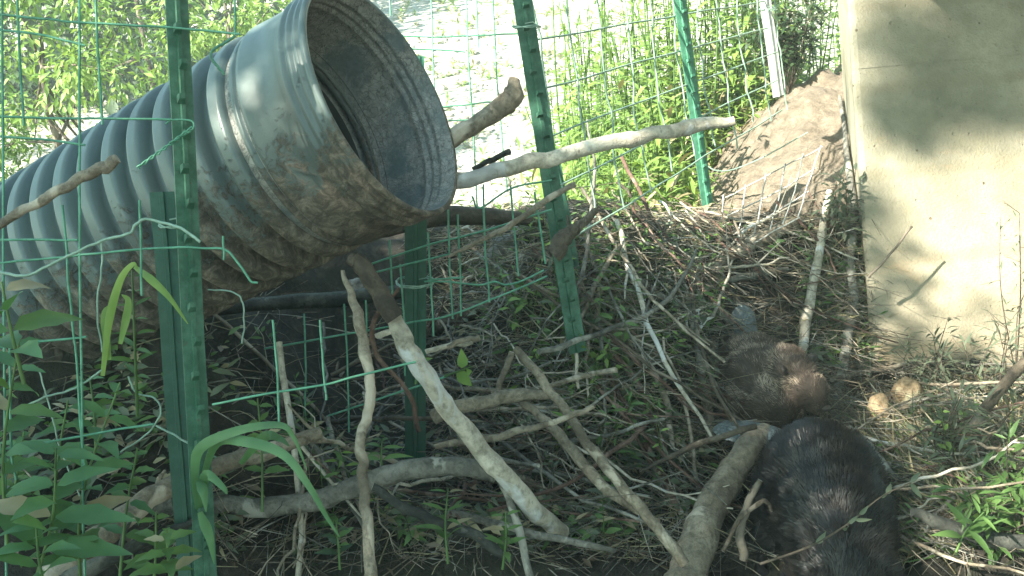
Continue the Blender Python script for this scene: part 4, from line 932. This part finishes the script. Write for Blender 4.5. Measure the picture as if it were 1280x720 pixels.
# gravel bar stones and sparse weeds (uncountable)
mb = MB(); gs = random.Random(9)
ico = bmesh.new(); bmesh.ops.create_icosphere(ico, subdivisions=1, radius=1); iv = [v.co.copy() for v in ico.verts]; ifc = [tuple(v.index for v in f.verts) for f in ico.faces]; ico.free()
for i in range(2600):
    y = 4.4 + 12 * gs.random() ** 1.6; x = gs.uniform(-.55, .13) * y - .1
    r = gs.uniform(.012, .04) * (1 + y * .06); z = h1(x, y); s0 = gs.random() * 30
    mb.add([Vector((x, y, z + r * .2)) + Vector((q.x * r * gs.uniform(.8, 1.3), q.y * r, q.z * r * .6)) for q in iv], ifc, gs.choice([0, 0, 1]))
mpale, nt, b = newmat('pale_river_stone'); b.inputs['Base Color'].default_value = (.55, .52, .47, 1); b.inputs['Roughness'].default_value = .9
tag(mb.build('gravel', [mpale, RG]), 'pale river stones scattered on the gravel bar', 'gravel', kind='stuff')
mb = MB()
for i in range(2800):
    y = 5 + 30 * gs.random() ** 1.5; x = gs.uniform(-.5, .4) * y; z = h1(x, y)
    for k in range(4 if y < 12 else 7):
        d = Vector((gs.uniform(-1, 1), gs.uniform(-1, 1), gs.uniform(.1, 1))).normalized(); leaf(mb, (x, y, z), d, (0, 0, 1), gs.uniform(.05, .12) * (1 + y * .06), .02 * (1 + y * .08), gs.choice([0, 1, 1]), .2, .3, 2)
tag(mb.build('ground_cover', [LEAF['straw'], LEAF['weed']]), 'sparse dry weeds dotted over the bright gravel bar', 'ground cover', kind='stuff')

# background shrubs and trees: clumped crowns
def tree(name, label, base, hgt, rad, nclump, nleaf, L, mat, trunk_r=.06, crown_low=.15, group=None, cat='tree', seed=0, flat=.8, nlimb=7):
    rs = random.Random(seed); base = Vector(base); e = empty(name, base); mbs = MB(); mb = MB()
    c = catmull([base - Vector((0, 0, .2)), base + Vector((rs.uniform(-.1, .1), rs.uniform(-.1, .1), hgt * .5)), base + Vector((rs.uniform(-.2, .2), 0, hgt * .85))], 6)
    tube(mbs, c, [trunk_r, trunk_r * .3], 8)
    for i in range(nclump):
        az = rs.uniform(0, 6.28); rr = rad * math.sqrt(rs.random()); z = hgt * rs.uniform(crown_low, 1)
        taper = math.sqrt(max(.08, 1 - ((z / hgt - .5) / .55) ** 2)); cc = base + Vector((math.cos(az) * rr * taper, math.sin(az) * rr * taper, z)); cr = rad * rs.uniform(.16, .32)
        if i < nlimb * 2: b0 = c[rs.randrange(3, len(c) - 2)]; tube(mbs, [b0, (b0 + cc) / 2 + Vector((0, 0, .05)), cc], [trunk_r * .35, trunk_r * .2, trunk_r * .08], 5)
        for k in range(nleaf):
            d = Vector((rs.gauss(0, 1), rs.gauss(0, 1), rs.gauss(0, 1))).normalized(); p = cc + Vector((d.x, d.y, d.z * flat)) * cr * (rs.random() ** .4)
            dl = (d + Vector((rs.uniform(-1, 1), rs.uniform(-1, 1), rs.uniform(-1, .4)))).normalized(); leaf(mb, p, dl, (rs.uniform(-.6, .6), rs.uniform(-.6, .6), 1), L * rs.uniform(.6, 1.2), L * .42, 0, .25, .3, 2)
    mbs.build('trunk', BARK['brown'], e); mb.build('crown', LEAF[mat], e); return tag(e, label, cat, group)
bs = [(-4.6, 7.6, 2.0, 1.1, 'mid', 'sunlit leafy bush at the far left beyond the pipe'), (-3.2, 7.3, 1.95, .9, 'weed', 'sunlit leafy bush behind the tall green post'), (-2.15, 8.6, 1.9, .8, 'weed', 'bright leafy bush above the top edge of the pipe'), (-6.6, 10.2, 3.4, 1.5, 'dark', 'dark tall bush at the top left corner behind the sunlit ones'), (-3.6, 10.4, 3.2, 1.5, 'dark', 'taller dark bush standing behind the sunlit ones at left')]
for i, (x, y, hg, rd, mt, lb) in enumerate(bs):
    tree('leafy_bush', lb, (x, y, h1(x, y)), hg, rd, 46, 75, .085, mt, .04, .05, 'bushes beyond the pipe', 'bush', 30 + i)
# dark far wood (uncountable) on the rising ground
mb = MB(); fw = random.Random(12)
for i in range(16000):
    x = fw.uniform(-16, 3); y = 13 + fw.random() * 3 + (0 if x < -5 else (x + 5) * 3.0); z = h1(x, y) + fw.random() * (3.6 + 1.2 * noise.noise(Vector((x * .5, y * .3, 0))))
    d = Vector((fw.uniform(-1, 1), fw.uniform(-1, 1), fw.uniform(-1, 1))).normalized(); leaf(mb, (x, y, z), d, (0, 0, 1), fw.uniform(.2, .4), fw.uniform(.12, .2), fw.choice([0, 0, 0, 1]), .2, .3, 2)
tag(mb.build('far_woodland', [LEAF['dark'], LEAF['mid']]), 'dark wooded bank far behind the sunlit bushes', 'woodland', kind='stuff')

# shade tree standing out of frame to the left, whose canopy dapples the bank
tr = random.Random(77); base = Vector((-4.6, -.8, -.2)); e = empty('shade_tree', base); mbs = MB(); mb = MB()
c = catmull([base, base + Vector((.2, .2, 1.6)), base + Vector((.9, .9, 3.0)), base + Vector((1.8, 1.8, 4.0))], 7); tube(mbs, c, [.16, .07], 10, rough=.2)
def clump(cc, cr, n, L=.11):
    for k in range(n):
        d = Vector((tr.gauss(0, 1), tr.gauss(0, 1), tr.gauss(0, 1))).normalized(); p = cc + Vector((d.x * cr, d.y * cr, d.z * cr * .6)) * tr.random() ** .4
        leaf(mb, p, (tr.uniform(-1, 1), tr.uniform(-1, 1), tr.uniform(-.6, .3)), (tr.uniform(-.4, .4), tr.uniform(-.4, .4), 1), L * tr.uniform(.7, 1.2), L * .55, 0, .2, .3, 2)
for (wx, wz, wr) in [(1.3, 1.38, .22), (1.5, 1.42, .2), (1.7, 1.35, .18), (1.35, .93, .14), (1.55, .98, .10), (1.75, .93, .13), (1.42, .80, .08), (1.35, .45, .10), (1.3, .25, .16), (1.85, 1.2, .16), (1.3, 1.2, .2), (1.6, 1.25, .2), (1.5, 1.1, .12), (1.35, .98, .14), (1.7, .95, .12)]:
    clump(Vector((wx, 3.42, wz)) + SUN * 11, wr * 1.1, int(700 * wr), .09)
for i in range(310):
    # clumps sit where the sun's rays to the bank pass
    gxp = tr.uniform(-2.3, 1.25) if i < 180 else tr.uniform(-1.9, .35); gyp = tr.uniform(.9, 3.6); t = tr.uniform(4.2, 6.0)
    if gxp > .75 and tr.random() < .45: continue
    cc = Vector((gxp, gyp, .2)) + SUN * t
    clump(cc, tr.uniform(.22, .42), 62)
    if i % 5 == 0: b0 = c[tr.randrange(8, len(c))]; tube(mbs, [b0, (b0 + cc) / 2, cc], [.035, .02, .008], 6)
mbs.build('trunk', BARK['brown'], e); mb.build('crown', LEAF['mid'], e)
tag(e, 'leafy tree leaning over the bank from beyond the left edge', 'tree')

# added scattering volume that imitates a lens veil and lifts the blacks
mb = MB(); box(mb, (35, 135, 2.2), (780, 590, 12.6)); m, nt, b = newmat('lens_veil'); nt.nodes.remove(b)
pv = nt.nodes.new('ShaderNodeVolumePrincipled'); pv.inputs['Color'].default_value = (.82, .95, .85, 1); pv.inputs['Density'].default_value = .0065
nt.links.new(pv.outputs[0], nt.nodes['Material Output'].inputs['Volume']); hz = mb.build('veil_haze', m, smooth=False); tag(hz, kind='stuff')
